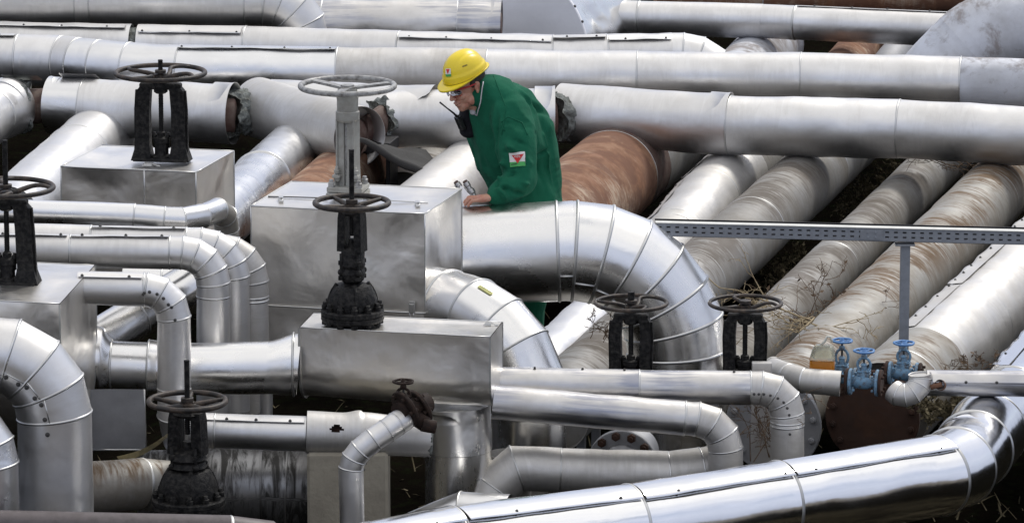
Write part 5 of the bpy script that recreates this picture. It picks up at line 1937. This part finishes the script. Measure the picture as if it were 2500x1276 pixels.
bush('wiry dry weed growing under the nearest row near the right side', Z(2345, 410, -.2), 9, .34, 1.0, .6, M_TWIG, .003, seed=10)
bush('thin dry shoots in the dark beside the flat pale upright sheet', Y(1890, 1120, -1.0), 8, .36, .5, 1.0, M_TWIG, .003, seed=11)
bush('dark weeds in the gap behind the caterpillar bend and the big mirror pipe', Y(2310, 1010, -.2), 14, .15, .9, .6, M_WEED, .003, seed=12, leaves=.25)
bush('brown dead brush in the dark gap above the joint of the cable tray', Z(2130, 520, -.80), 16, .34, .8, .8, M_WEED, .003, seed=21, leaves=.35)
bush('brown dead brush in the dark gap below the cable tray', Z(1905, 720, -.80), 18, .34, .8, .8, M_WEED, .003, seed=22, leaves=.35)
bush('brown dead brush in the gap behind the right matching black valve', Z(2080, 790, -.70), 12, .28, .8, .6, M_TWIG, .003, seed=23, leaves=.3)
# ground litter, lower right and under the pipes
rnd = random.Random(4)
b = MB()
for i in range(5200):
    if i < 3800:
        x, y = rnd.uniform(1.2, 2.9), rnd.uniform(-3.4, .6)
    else:
        x, y = rnd.uniform(-3, 3), rnd.uniform(-2, 6)
    z_ = GZ + .10 * noise.noise(Vector((x * .9, y * .9, 0))) + .05 * noise.noise(Vector((x * 4, y * 4, 1)))
    a = rnd.uniform(0, 6.28)
    L_ = rnd.uniform(.02, .11)
    d = Vector((math.cos(a), math.sin(a), rnd.uniform(0, 1.1))) * L_
    s = Vector((-math.sin(a), math.cos(a), 0)) * rnd.uniform(.002, .007)
    p = Vector((x, y, z_ - .004))
    b.add([p - s, p + s, p + d * .6 + s * .8 + ZV * .004, p + d, p + d * .6 - s * .8 + ZV * .004], [(0, 1, 2, 3, 4)], smooth=False)
o = b.build('ground_litter', M_WEED)
o['kind'] = 'stuff'
o['label'] = 'dead grass and leaf litter on the dark soil under the pipes'
# ================================================================ the man
def blend(mb, a, c, ra, rb, n=None, ry=None, axis_mat=None):
    """swept spheres from a to c (tapered)"""
    a, c = Vector(a), Vector(c)
    L_ = (c - a).length
    n = n or max(2, int(L_ / (min(ra, rb) * .35)) + 1)
    for i in range(n + 1):
        f = i / n
        mb.sphere(a.lerp(c, f), ra + (rb - ra) * f, n=14, m=9)
def chain(mb, pts, rads):
    for i in range(len(pts) - 1):
        blend(mb, pts[i], pts[i + 1], rads[i], rads[i + 1])
def ellips(mb, keys, steps=10):
    """keys: (centre, right vector half width, depth vector half depth, thickness) interpolated"""
    for i in range(len(keys) - 1):
        (c0, u0, v0, t0), (c1, u1, v1, t1) = keys[i], keys[i + 1]
        for k in range(steps + 1):
            f = k / steps
            c, u, v, t = c0.lerp(c1, f), u0.lerp(u1, f), v0.lerp(v1, f), t0 + (t1 - t0) * f
            un, vn = u.normalized(), v.normalized()
            wn_ = un.cross(vn).normalized()
            m = Matrix((un, vn, wn_)).transposed()
            mb.sphere(c, u.length, v.length, t, m, n=20, m=12)
def remeshed(mb, name, mat, root, vox, smooth=3, deform=None):
    o = mb.build('tmp_blob', mat)
    md = o.modifiers.new('r', 'REMESH')
    md.mode = 'VOXEL'
    md.voxel_size = vox
    s = o.modifiers.new('s', 'SMOOTH')
    s.iterations = smooth
    s.factor = .5
    dg = bpy.context.evaluated_depsgraph_get()
    me = bpy.data.meshes.new_from_object(o.evaluated_get(dg))
    old = o.data
    bpy.data.objects.remove(o)
    bpy.data.meshes.remove(old)
    n = len(me.vertices)
    co = np.empty(n * 3)
    me.vertices.foreach_get('co', co)
    co = co.reshape(-1, 3)
    no = np.empty(n * 3)
    me.vertices.foreach_get('normal', no)
    no = no.reshape(-1, 3)
    if deform is not None:
        co = co + no * deform(co, no)[:, None]
    off = Vector((0, 0, 0))
    p = root
    while p is not None:
        off = off + p.location
        p = p.parent
    loc = Vector((0, 0, 0))
    me.vertices.foreach_set('co', (co - np.array(off)).ravel())
    me.polygons.foreach_set('use_smooth', [True] * len(me.polygons))
    me.materials.clear()
    me.materials.append(mat)
    me.name = name
    me.update()
    o = bpy.data.objects.new(name, me)
    col.objects.link(o)
    o.parent = root
    return o

def skin_mat():
    t = NT('skin')
    c = t.n('ShaderNodeTexCoord').outputs['Object']
    n1 = t.noise(c, 22, 4, .6)
    t.l(t.mix(t.ramp(n1, [(.4, 0.0), (.65, 1.0)]), (.50, .27, .19), (.42, .18, .125)), t.b.inputs['Base Color'])
    t.b.inputs['Roughness'].default_value = .5
    t.b.inputs['Subsurface Weight'].default_value = .12
    t.b.inputs['Subsurface Radius'].default_value = (.012, .004, .002)
    t.l(t.bump(t.noise(c, 260, 3, .6), .25, .0015), t.b.inputs['Normal'])
    return t.m
def cloth_mat(name, a, c_, sc=420):
    t = NT(name)
    c = t.n('ShaderNodeTexCoord').outputs['Object']
    n1 = t.noise(c, 7, 5, .6)
    t.l(t.mix(t.ramp(n1, [(.35, 0.0), (.7, 1.0)]), a, c_), t.b.inputs['Base Color'])
    t.b.inputs['Roughness'].default_value = .9
    t.b.inputs['Specular IOR Level'].default_value = .15
    t.b.inputs['Sheen Weight'].default_value = .02
    mp = t.n('ShaderNodeMapping', {'Vector': c, 'Scale': (1, 1, .6)}).outputs[0]
    h = t.math('ADD', t.math('MULTIPLY', t.noise(mp, 18, 3, .5, 1.2), .6), t.math('MULTIPLY', t.noise(c, sc, 2, .5), .10))
    t.l(t.bump(h, .55, .012), t.b.inputs['Normal'])
    return t.m
M_SKIN = skin_mat()
M_GREEN = cloth_mat('green_work_cloth', (.007, .088, .048), (.011, .115, .064))
M_BLACKCL = cloth_mat('black_cloth', (.010, .010, .013), (.016, .016, .02))
M_SHIRT = cloth_mat('white_shirt', (.6, .6, .62), (.45, .45, .48))
M_HAIR = paint('dark_hair', (.03, .022, .016), .7, (.015, .01, .008), .6, 60, .8, 200, .002)
M_HELMET = paint('yellow_helmet', (.78, .60, .02), .32, (.70, .50, .02), .4, 10, .04, 30, .001)
M_REDF = paint('red_plastic', (.42, .02, .02), .3, (.3, .015, .015), .3)
M_LENS = paint('mirror_lens', (.55, .55, .58), .12, (.4, .4, .42), .2, metallic=.9)
M_WHITEP = paint('white_print', (.72, .72, .70), .6, (.6, .6, .6), .3)
M_REDP = paint('red_print', (.60, .03, .03), .6, (.5, .02, .02), .3)
M_GRNP = paint('light_green_print', (.06, .36, .09), .6, (.05, .3, .07), .3)
M_BLKP = paint('black_plastic', (.012, .012, .013), .35, (.03, .03, .03), .4)
M_PAPER = paint('paper', (.78, .78, .80), .8, (.7, .7, .72), .3)

YW = .46
F = Vector((-.86, -.51, 0)).normalized()       # the way he faces
LFT = Vector((.51, -.86, 0)).normalized()      # his left hand side
def W(px, py, y):
    return Y(px, py, y + .5)
hips = W(1302, 560, YW + .02)
foot_z = hips.z - .80
man = thing('person', 'man in a green work jacket and yellow helmet leaning left over the great shiny pipe', 'person', Vector((hips.x, hips.y, foot_z)))

# head frame
hy, hp, hroll = math.atan2(-.66, -.75), R(17), R(5)
HS = .95
HO = W(1138, 208, YW - .13)
fx = Vector((math.cos(hy) * math.cos(hp), math.sin(hy) * math.cos(hp), -math.sin(hp)))
ly = Vector((-math.sin(hy), math.cos(hy), 0))
uz = fx.cross(ly)
HM = Matrix((fx, ly, uz)).transposed()
HM = HM @ Matrix.Rotation(hroll, 3, 'X')
def H(x, y, z):
    return HO + HM @ Vector((x, y, z)) * HS
def hs(mb, x, y, z, rx, ry, rz, n=18, m=12):
    mb.sphere(H(x, y, z), rx * HS, ry * HS, rz * HS, HM, n=n, m=m)

chest = W(1228, 300, YW - .02)
neckb = W(1192, 222, YW - .08)
shL = W(1250, 285, YW - .20)
shR = W(1172, 272, YW + .12)
elL = W(1268, 440, YW - .34)
wrL = W(1205, 481, YW - .44)
elR = W(1200, 395, YW + .08)
# body: head, neck, trunk, arms, legs in one surface
b = MB()
hs(b, -.012, 0, .035, .100, .078, .090)
hs(b, .020, 0, .020, .074, .070, .080)
hs(b, .035, 0, -.035, .056, .058, .062)
hs(b, .050, 0, -.080, .038, .040, .036)          # chin, jaw
hs(b, .064, 0, -.100, .022, .024, .016)
hs(b, .015, .045, -.066, .040, .020, .030)
hs(b, .015, -.045, -.066, .040, .020, .030)
for s in (-1, 1):
    hs(b, .066, .032 * s, -.030, .022, .022, .020)    # cheeks
    hs(b, .080, .030 * s, .028, .014, .026, .009)     # brow
    hs(b, .076, .031 * s, .004, .012, .015, .010)     # lids
    hs(b, -.006, .078 * s, -.006, .017, .007, .030)   # ears
    hs(b, -.012, .083 * s, .004, .013, .006, .017)
    hs(b, .000, .080 * s, -.030, .008, .006, .010)
for i in range(7):
    f = i / 6
    hs(b, .086 + .026 * f, 0, .018 - .048 * f, .010 + .002 * f, .008 + .005 * f, .010)   # nose
hs(b, .110, 0, -.031, .012, .011, .010)
for s in (-1, 1):
    hs(b, .100, .011 * s, -.034, .010, .008, .007)
hs(b, .092, 0, -.060, .009, .024, .006)               # lips
hs(b, .088, 0, -.073, .009, .020, .007)
chain(b, [H(-.02, 0, -.03), H(-.035, 0, -.10), neckb], [.062, .058, .070])
chain(b, [neckb, chest, W(1270, 420, YW), hips], [.08, .13, .13, .13])
chain(b, [neckb, shL, elL, wrL], [.07, .055, .042, .028])
chain(b, [neckb, shR, elR], [.07, .055, .042])
lk = hips + LFT * .09
rk = hips - LFT * .09
footL = Vector((W(1288, 750, YW - .02).x, hips.y - .02, foot_z + .05))
chain(b, [lk, lk.lerp(footL, .5) + F * .04, footL], [.085, .06, .045])
footR = rk.copy()
footR.z = foot_z + .05
chain(b, [rk, rk.lerp(footR, .5) + F * .04, footR], [.085, .06, .045])
# left hand resting on the pipe, fingers curled round the paper
hd = (W(1136, 497, YW - .46) - wrL).normalized()
pal = W(1180, 484, YW - .45)
side = Vector((0, 1, 0))
side = (side - hd * side.dot(hd)).normalized()         # away from camera
up_h = side.cross(hd).normalized()
if up_h.z < 0:
    up_h = -up_h
for i in range(8):
    f = i / 7
    c = wrL.lerp(pal, .2 + 1.0 * f)
    m = Matrix((hd, side, up_h)).transposed()
    b.sphere(c, .026, .030 + .012 * f, .019, m, n=14, m=9)
kn = pal + hd * .030
tips = []
for q, (lat, L1, L2, L3, r_, lift) in enumerate(((-.033, .027, .018, .014, .0085, -.003), (-.012, .034, .022, .016, .0092, .004), (.010, .036, .024, .016, .0094, .007), (.031, .034, .020, .015, .0090, .006))):
    p0 = kn + side * lat + up_h * (.004 + lift * .4)
    d1 = (hd + up_h * (.18 + lift * 14) + side * lat * 1.2).normalized()
    p1 = p0 + d1 * L1
    d2 = (hd - up_h * .55 + side * lat * 1.0).normalized()
    p2 = p1 + d2 * L2
    d3 = (hd * .8 - up_h * .85).normalized()
    p3 = p2 + d3 * L3
    chain(b, [p0 - hd * .02, p0, p1, p2, p3], [r_ * 1.15, r_ * 1.1, r_, r_ * .92, r_ * .8])
    tips.append(p3)
th0 = pal + side * .036 - hd * .004 + up_h * -.002
chain(b, [th0 - hd * .02, th0 + side * .014 + hd * .018, th0 + side * .022 + hd * .045 + up_h * .006, th0 + side * .014 + hd * .068 + up_h * .002], [.014, .012, .010, .0085])
body = remeshed(b, 'body', M_SKIN, man, .0034, 2)

# hair at the nape and temple
b = MB()
hs(b, -.030, 0, .030, .090, .083, .070)
hs(b, -.060, 0, -.018, .046, .066, .040)
for s in (-1, 1):
    hs(b, .006, .068 * s, .018, .022, .014, .026)
remeshed(b, 'hair', M_HAIR, man, .005, 1)

# helmet
def helmet():
    root = man
    b = MB()
    vs, fs = [], []
    nn, mm = 64, 26
    c = Vector((-.014, 0, .060))
    def P_(a, e, t=0):
        # a azimuth (0 = front), e 0 rim .. 1 crown
        ph = e * math.pi / 2
        rx = (.119 + t) * math.cos(ph) ** .82
        ry = (.102 + t) * math.cos(ph) ** .82
        z_ = (.114 + t) * math.sin(ph) ** 1.0
        # raised middle ridge and two side grooves
        y_ = ry * math.sin(a)
        ridge = .008 * math.exp(-((abs(y_) - .000) / .030) ** 2) * math.sin(ph) ** .5
        groove = -.004 * math.exp(-((abs(y_) - .048) / .008) ** 2) * math.sin(ph) ** .5
        band = .006 if e < .14 else .006 * max(0, 1 - (e - .14) / .05)
        f = 1 + (band + ridge + groove) / .12
        tilt = -.012 * math.cos(a) if e < .3 else 0
        return c + Vector((rx * f * math.cos(a), ry * f * math.sin(a), z_ * f + tilt * (1 - e / .3) * (1 if e < .3 else 0)))
    for j in range(mm + 1):
        for k in range(nn):
            q = P_(2 * math.pi * k / nn, j / mm)
            vs.append(H(*q))
    for j in range(mm):
        for k in range(nn):
            k2 = (k + 1) % nn
            fs.append((j * nn + k, j * nn + k2, (j + 1) * nn + k2, (j + 1) * nn + k))
    b.add(vs, fs)
    cen = H(*c)
    b.add([cen + (v - cen) * .965 for v in vs], [f[::-1] for f in fs])
    hl = b.build('helmet', M_HELMET, root)
    # brim: peak in front, narrow lip all round, deeper at the nape
    b = MB()
    vs, fs = [], []
    K = 5
    for k in range(nn):
        a = 2 * math.pi * k / nn
        ca = math.cos(a)
        ext = .006 + .042 * max(0, ca) ** 2.2 + .012 * max(0, -ca) ** 2
        drop = .016 * max(0, ca) ** 2 + .012 * max(0, -ca) ** 2
        q0 = P_(a, 0)
        d = Vector((q0.x - c.x, q0.y, 0)).normalized()
        for i in range(K + 1):
            f = i / K
            vs.append(H(*(q0 + d * (ext * f - .002) + Vector((0, 0, -.002 - drop * f ** 1.5 + (.004 if i == K else 0))))))
        for i in range(K, -1, -1):
            f = i / K
            vs.append(H(*(q0 + d * (ext * f - .004) + Vector((0, 0, -.007 - drop * f ** 1.5)))))
    M2 = 2 * (K + 1)
    for k in range(nn):
        k2 = (k + 1) % nn
        for i in range(M2):
            i2 = (i + 1) % M2
            fs.append((k * M2 + i, k * M2 + i2, k2 * M2 + i2, k2 * M2 + i))
    b.add(vs, fs)
    b.build('brim', M_HELMET, hl)
    # badge on the front, lettering on the side
    def patch(name, mat, x0, x1, e0, e1, t, par, tri=False):
        b = MB()
        vs, fs = [], []
        n_ = 8
        for i in range(n_ + 1):
            for j in range(n_ + 1):
                fj = j / n_
                fi = i / n_
                if tri:
                    fi = .5 + (fi - .5) * fj
                q = P_(x0 + (x1 - x0) * fi, e0 + (e1 - e0) * fj, t)
                vs.append(H(*q))
        for i in range(n_):
            for j in range(n_):
                fs.append((i * (n_ + 1) + j, (i + 1) * (n_ + 1) + j, (i + 1) * (n_ + 1) + j + 1, i * (n_ + 1) + j + 1))
        b.add(vs, fs)
        return b.build(name, mat, par)
    ba = patch('badge', M_WHITEP, .02, .34, .20, .40, .0032, hl)
    patch('badge_base', M_GRNP, .02, .34, .20, .255, .0038, hl)
    patch('badge_triangle', M_REDP, .06, .30, .255, .385, .0044, hl, tri=True)
    for i in range(5):
        patch('lettering', M_BLKP, 1.00 + .055 * i, 1.035 + .055 * i, .36, .40, .0022, hl)
    return hl
helmet()

# safety glasses
b = MB()
for s in (-1, 1):
    vs = []
    n_ = 16
    for k in range(n_):
        a = 2 * math.pi * k / n_
        yy, zz = .034 * s + .029 * math.cos(a), .002 + .017 * math.sin(a)
        vs.append(H(.112 - 7.0 * yy * yy, yy, zz))
    vs2 = [v + HM @ Vector((.002, 0, 0)) for v in vs]
    b.add(vs + vs2, [tuple(range(n_)), tuple(range(n_, 2 * n_))[::-1]] + [(k, (k + 1) % n_, n_ + (k + 1) % n_, n_ + k) for k in range(n_)])
gl = b.build('safety_glasses', M_LENS, man)
b = MB()
pts = [H(.114 - 7.0 * (y_ / 100) ** 2, y_ / 100, .020) for y_ in range(-6, 7)]
b.tube([H(-.005, -.080, .012), H(.04, -.078, .014)] + pts + [H(.04, .078, .014), H(-.005, .080, .012)], .0042, 8)
b.tube([H(.112 - 7.0 * (y_ / 100) ** 2, y_ / 100, -.014 + .008 * (abs(y_) < 2)) for y_ in range(-6, 7)], .002, 6)
b.build('frame', M_REDF, gl)
b = MB()
for s in (-1, 1):
    b.tube([H(.092, (.018 + .006 * i) * s, .034 + .003 * math.sin(i)) for i in range(6)], .004, 6)
b.build('eyebrows', M_HAIR, man)

# jacket
def creases(lines):
    def f(co):
        out = np.zeros(len(co))
        for (a, c, wdt, amp) in lines:
            a, c = np.array(a), np.array(c)
            d = c - a
            t = np.clip(((co - a) @ d) / (d @ d), 0, 1)
            dist = np.linalg.norm(co - (a + t[:, None] * d), axis=1)
            out += amp * np.exp(-(dist / wdt) ** 2) * (1 - .6 * np.abs(2 * t - 1))
        return out
    return f
b = MB()
def T3(px, py, y, hw, hd_, th, tw=0):
    # a torso slice: half width across the shoulders (LFT), half depth (F)
    return (W(px, py, y), LFT * hw, F * hd_ + ZV * tw, th)
ellips(b, [T3(1198, 204, YW - .10, .080, .085, .04), T3(1212, 230, YW - .08, .15, .12, .06), T3(1228, 285, YW - .05, .215, .150, .07), T3(1240, 340, YW - .02, .215, .165, .07),
           T3(1250, 400, YW, .190, .165, .07), T3(1276, 460, YW + .02, .185, .165, .06), T3(1300, 545, YW + .03, .200, .165, .05)], 9)
# rounded back, hump of loose cloth
ellips(b, [T3(1250, 245, YW + .0, .14, .09, .08), T3(1292, 310, YW + .04, .165, .10, .10), T3(1304, 385, YW + .05, .15, .10, .09), T3(1325, 520, YW + .05, .13, .10, .09)], 8)
# collar
for k in range(20):
    a = k / 19 * math.pi * 1.7 - math.pi * .85
    p = neckb + (H(-.035, 0, -.085) - neckb) * .55 + (-F * math.cos(a) + LFT * math.sin(a)) * .072
    b.sphere(p, .022, .022, .044, n=10, m=8)
# sleeves
chain(b, [shL + LFT * -.02, shL.lerp(elL, .35) + LFT * .01, elL.lerp(shL, .25), elL, elL.lerp(wrL, .40), wrL.lerp(elL, .22)], [.104, .098, .088, .078, .068, .050])
chain(b, [wrL.lerp(elL, .26), wrL.lerp(elL, .06)], [.042, .038])
chain(b, [shR, elR], [.095, .075])
fold = creases([
    (W(1208, 452, 0), W(1238, 490, 0), .009, .010), (W(1222, 448, 0), W(1256, 488, 0), .009, -.010), (W(1240, 446, 0), W(1272, 484, .02), .009, .010), (W(1195, 400, .05), W(1240, 425, .05), .009, -.012),
    (W(1215, 398, .05), W(1262, 418, .05), .008, .010), (W(1245, 440, .05), W(1300, 452, .05), .008, .010), (W(1252, 340, .1), W(1292, 358, .1), .010, -.008), (W(1206, 350, .1), W(1236, 372, .1), .010, -.010),
    (W(1222, 310, .12), W(1212, 452, .02), .012, -.016), (W(1300, 330, .2), W(1302, 450, .15), .012, -.014),
    (W(1215, 330, .1), W(1290, 400, .1), .014, .012), (W(1200, 380, .1), W(1285, 432, .1), .012, .014), (W(1205, 425, .05), W(1262, 470, .05), .010, .012),
    (W(1222, 455, 0), W(1285, 478, .05), .010, -.012), (W(1240, 420, .05), W(1296, 440, .1), .010, -.012), (W(1235, 300, .15), W(1300, 330, .2), .014, -.012),
    (W(1262, 190, .3), W(1316, 330, .35), .018, .010), (W(1290, 250, .3), W(1345, 300, .5), .018, -.012), (W(1300, 330, .3), W(1320, 470, .35), .016, -.014),
    (W(1325, 330, .35), W(1340, 470, .4), .014, .010), (W(1170, 300, .25), W(1195, 440, .25), .014, -.010), (W(1205, 240, .2), W(1225, 400, .15), .014, -.010),
    (W(1310, 380, .3), W(1335, 360, .4), .012, -.014), (W(1195, 215, .25), W(1240, 280, .15), .012, .008)])
def jacket_def(co, no):
    out = fold(co)
    n_ = len(co)
    w1 = np.empty(n_)
    for i in range(n_):
        p = Vector(co[i])
        q = Vector((p.x * 9 + p.z * 5, p.y * 7, p.z * 4 - p.x * 6))
        v = noise.noise(q)
        w1[i] = (1 - abs(v) * 2) * .006 + noise.noise(p * 22) * .0010
    return out * 2.5 + w1 * 1.9
jk = remeshed(b, 'jacket', M_GREEN, man, .0075, 4, jacket_def)
# trousers
b = MB()
ellips(b, [(hips + ZV * .06, LFT * .165, F * .135, .06), (hips - ZV * .06, LFT * .17, F * .13, .06)], 5)
chain(b, [lk, lk.lerp(footL, .5) + F * .04, footL + ZV * .05], [.105, .085, .070])
chain(b, [rk, rk.lerp(footR, .5) + F * .04, footR + ZV * .05], [.105, .085, .070])
remeshed(b, 'trousers', M_GREEN, man, .010, 3)
for ft in (footL, footR):
    b = MB()
    m = Matrix((F, LFT, ZV)).transposed()
    b.sphere(ft + F * .05 - ZV * .01, .135, .05, .045, m)
    b.sphere(ft - ZV * .0, .07, .055, .09, m)
    remeshed(b, 'boot', M_BLKP, man, .008, 2)

# details that lie on the jacket: found by casting onto its surface
jo = jk.data
off = np.array(man.location)
verts = [Vector(v.co) + man.location for v in jo.vertices]
bvh = BVHTree.FromPolygons(verts, [tuple(p.vertices) for p in jo.polygons])
def on_jacket(px, py, lift=.003):
    d = ray(px, py)
    hit = bvh.ray_cast(CAM, d)
    if hit[0] is None:
        return None
    return hit[0] + hit[1] * lift * (1 if hit[1].dot(d) < 0 else -1)
def decal(name, mat, quad, lift, parent, n_=8):
    b = MB()
    vs, fs = [], []
    for i in range(n_ + 1):
        for j in range(n_ + 1):
            a, c_ = i / n_, j / n_
            x = (quad[0][0] * (1 - a) + quad[1][0] * a) * (1 - c_) + (quad[3][0] * (1 - a) + quad[2][0] * a) * c_
            y = (quad[0][1] * (1 - a) + quad[1][1] * a) * (1 - c_) + (quad[3][1] * (1 - a) + quad[2][1] * a) * c_
            p = on_jacket(x, y, lift)
            if p is None:
                return None
            vs.append(p)
    for i in range(n_):
        for j in range(n_):
            fs.append((i * (n_ + 1) + j, (i + 1) * (n_ + 1) + j, (i + 1) * (n_ + 1) + j + 1, i * (n_ + 1) + j + 1))
    b.add(vs, fs)
    return b.build(name, mat, parent)
pt = decal('sleeve_patch', M_WHITEP, ((1243, 373), (1281, 370), (1283, 405), (1246, 408)), .004, jk)
decal('patch_base', M_GRNP, ((1245, 396), (1282, 394), (1283, 405), (1246, 408)), .0052, jk)
decal('patch_triangle', M_REDP, ((1250, 378), (1278, 376), (1264.5, 399), (1264, 399)), .0064, jk)
def stroke(pts, w_, lift=.008, mat=M_WHITEP):
    for a, c_ in zip(pts[:-1], pts[1:]):
        dx, dy = c_[0] - a[0], c_[1] - a[1]
        l_ = math.hypot(dx, dy)
        nx, ny = -dy / l_ * w_, dx / l_ * w_
        decal('patch_lettering', mat, ((a[0] - nx, a[1] - ny), (c_[0] - nx, c_[1] - ny), (c_[0] + nx, c_[1] + ny), (a[0] + nx, a[1] + ny)), lift, jk, 2)
stroke([(1257, 383.5), (1257.6, 378.5), (1259, 381.5), (1260.6, 378.3), (1261, 383.2)], .55)
stroke([(1263, 378.8), (1265.5, 378.5), (1265.8, 382.6), (1263.2, 382.9), (1263, 378.8)], .5)
stroke([(1268, 378.2), (1268.2, 382.5), (1271, 382.3)], .5)
stroke([(1249, 402), (1263, 399.5)], .9, .008, M_BLKP)
# pocket flap, front placket and seams
def seam(pts, r_=.0022, mat=M_GREEN, name='seam', lift=.001):
    q = []
    for a, c_ in zip(pts[:-1], pts[1:]):
        for i in range(7):
            p = on_jacket(a[0] + (c_[0] - a[0]) * i / 6, a[1] + (c_[1] - a[1]) * i / 6, lift)
            if p is not None and (not q or (p - q[-1]).length < .06):
                q.append(p)
    if len(q) > 3:
        b = MB()
        b.tube(q, r_, 6)
        b.build(name, mat, jk)
seam([(1142, 308), (1170, 333), (1184, 322), (1180, 300)], .003, name='pocket_flap')
seam([(1150, 350), (1172, 420)], .003)
seam([(1205, 185), (1235, 260), (1225, 330)], .0025)
seam([(1232, 320), (1222, 300), (1240, 285), (1275, 300), (1288, 330)], .003)
seam([(1180, 200), (1173, 250), (1165, 282), (1150, 272)], .003, M_SHIRT, 'zip', .002)
# black vest edge and radio at his chest
b = MB()
ellips(b, [(W(1140, 272, YW - .02), LFT * .045, F * .030, .03), (W(1136, 292, YW - .04), LFT * .048, F * .032, .035), (W(1142, 322, YW - .04), LFT * .055, F * .035, .03)], 7)
remeshed(b, 'vest_front', M_BLACKCL, man, .006, 3)
b = MB()
ellips(b, [(W(1158, 258, YW - .10), LFT * .026, F * .02, .020), (W(1155, 274, YW - .12), LFT * .018, F * .016, .014)], 5)
remeshed(b, 'shirt_collar', M_SHIRT, man, .005, 2)
pr_ = W(1123, 300, YW - .09)
root = thing('walkie_talkie', 'black walkie talkie with a thin aerial clipped to the chest of the man', 'radio', pr_)
b = MB()
ux = Vector((-.35, -.2, .9)).normalized()
uy = LFT
uw = ux.cross(uy).normalized()
b.cbox(pr_, ux, uy, uw, .036, .020, .012, .004)
b.build('case', M_BLKP, root)
b = MB()
b.tube([pr_ + ux * .03, W(1108, 277, YW - .11), W(1090, 263, YW - .13), W(1074, 250, YW - .15)], [.006, .005, .0035, .0045], 8)
b.build('aerial', M_BLKP, root)
b = MB()
for i in range(2):
    b.lathe(pr_ + ux * .036 + uy * (.01 - .02 * i), [(.005, 0), (.005, .010), (.001, .010)], 10, ux)
b.build('knob', M_BLKP, root)

# paper under the hand and the two metal fittings behind it
p0 = pal + hd * .045 - up_h * .012
b = MB()
q0, q1, q2, q3 = W(1124, 452, .06), W(1158, 484, .04), W(1136, 503, -.01), W(1121, 498, -.01)
vs, fs = [], []
for i in range(7):
    for j in range(7):
        p = q0.lerp(q1, i / 6).lerp(q3.lerp(q2, i / 6), j / 6)
        vs.append(p + Vector((0, 0, .003 * math.sin(i * 1.3))))
for i in range(6):
    for j in range(6):
        fs.append((i * 7 + j, i * 7 + 7 + j, i * 7 + 8 + j, i * 7 + 1 + j))
b.add(vs, fs)
b.add([v - Vector((0, -.0008, 0)) for v in vs], [f[::-1] for f in fs])
tag(b.build('paper_sheet', M_PAPER, loc=p0), 'folded white paper held under the hand of the man', 'paper')
for (a_, c_, lb) in (((1132, 470), (1115, 447), 'left of two dull metal fittings standing beside the hand'), ((1152, 470), (1136, 444), 'right of two dull metal fittings, nearest the hand')):
    pa, pc_ = W(a_[0], a_[1], .12), W(c_[0], c_[1], .14)
    d = (pc_ - pa).normalized()
    root = thing('pipe_fitting', lb, 'metal fitting', pa, 'two metal fittings beside the hand')
    b = MB()
    b.lathe(pa - d * .03, [(.012, 0), (.013, .02), (.018, .024), (.018, .045), (.013, .05), (.013, .062), (.016, .066), (.016, .085), (.011, .086)], 16, d)
    b.build('fitting_body', M_SCREWL, root)
    b = MB()
    b.lathe(pa + d * .054, [(.012, 0), (.012, .012), (.008, .014), (.001, .010)], 14, d)
    b.build('fitting_bore', M_CORE, root)
# low steel step he stands on, hidden behind the great pipe
b = MB()
sc_c = Vector((man.location.x, man.location.y, foot_z - .03))
b.cbox(sc_c, AX, BX, ZV, .32, .22, .028, .004)
for i in (-1, 1):
    for j in (-1, 1):
        b.cbox(sc_c + AX * .28 * i + BX * .18 * j - ZV * ((foot_z - GZ) / 2 + .02), AX, BX, ZV, .02, .02, (foot_z - GZ) / 2 + .04, .002)
tag(b.build('step_platform', M_GREY, loc=sc_c - ZV * (foot_z - GZ)), 'low steel step under the boots of the man, behind the great pipe', 'platform')
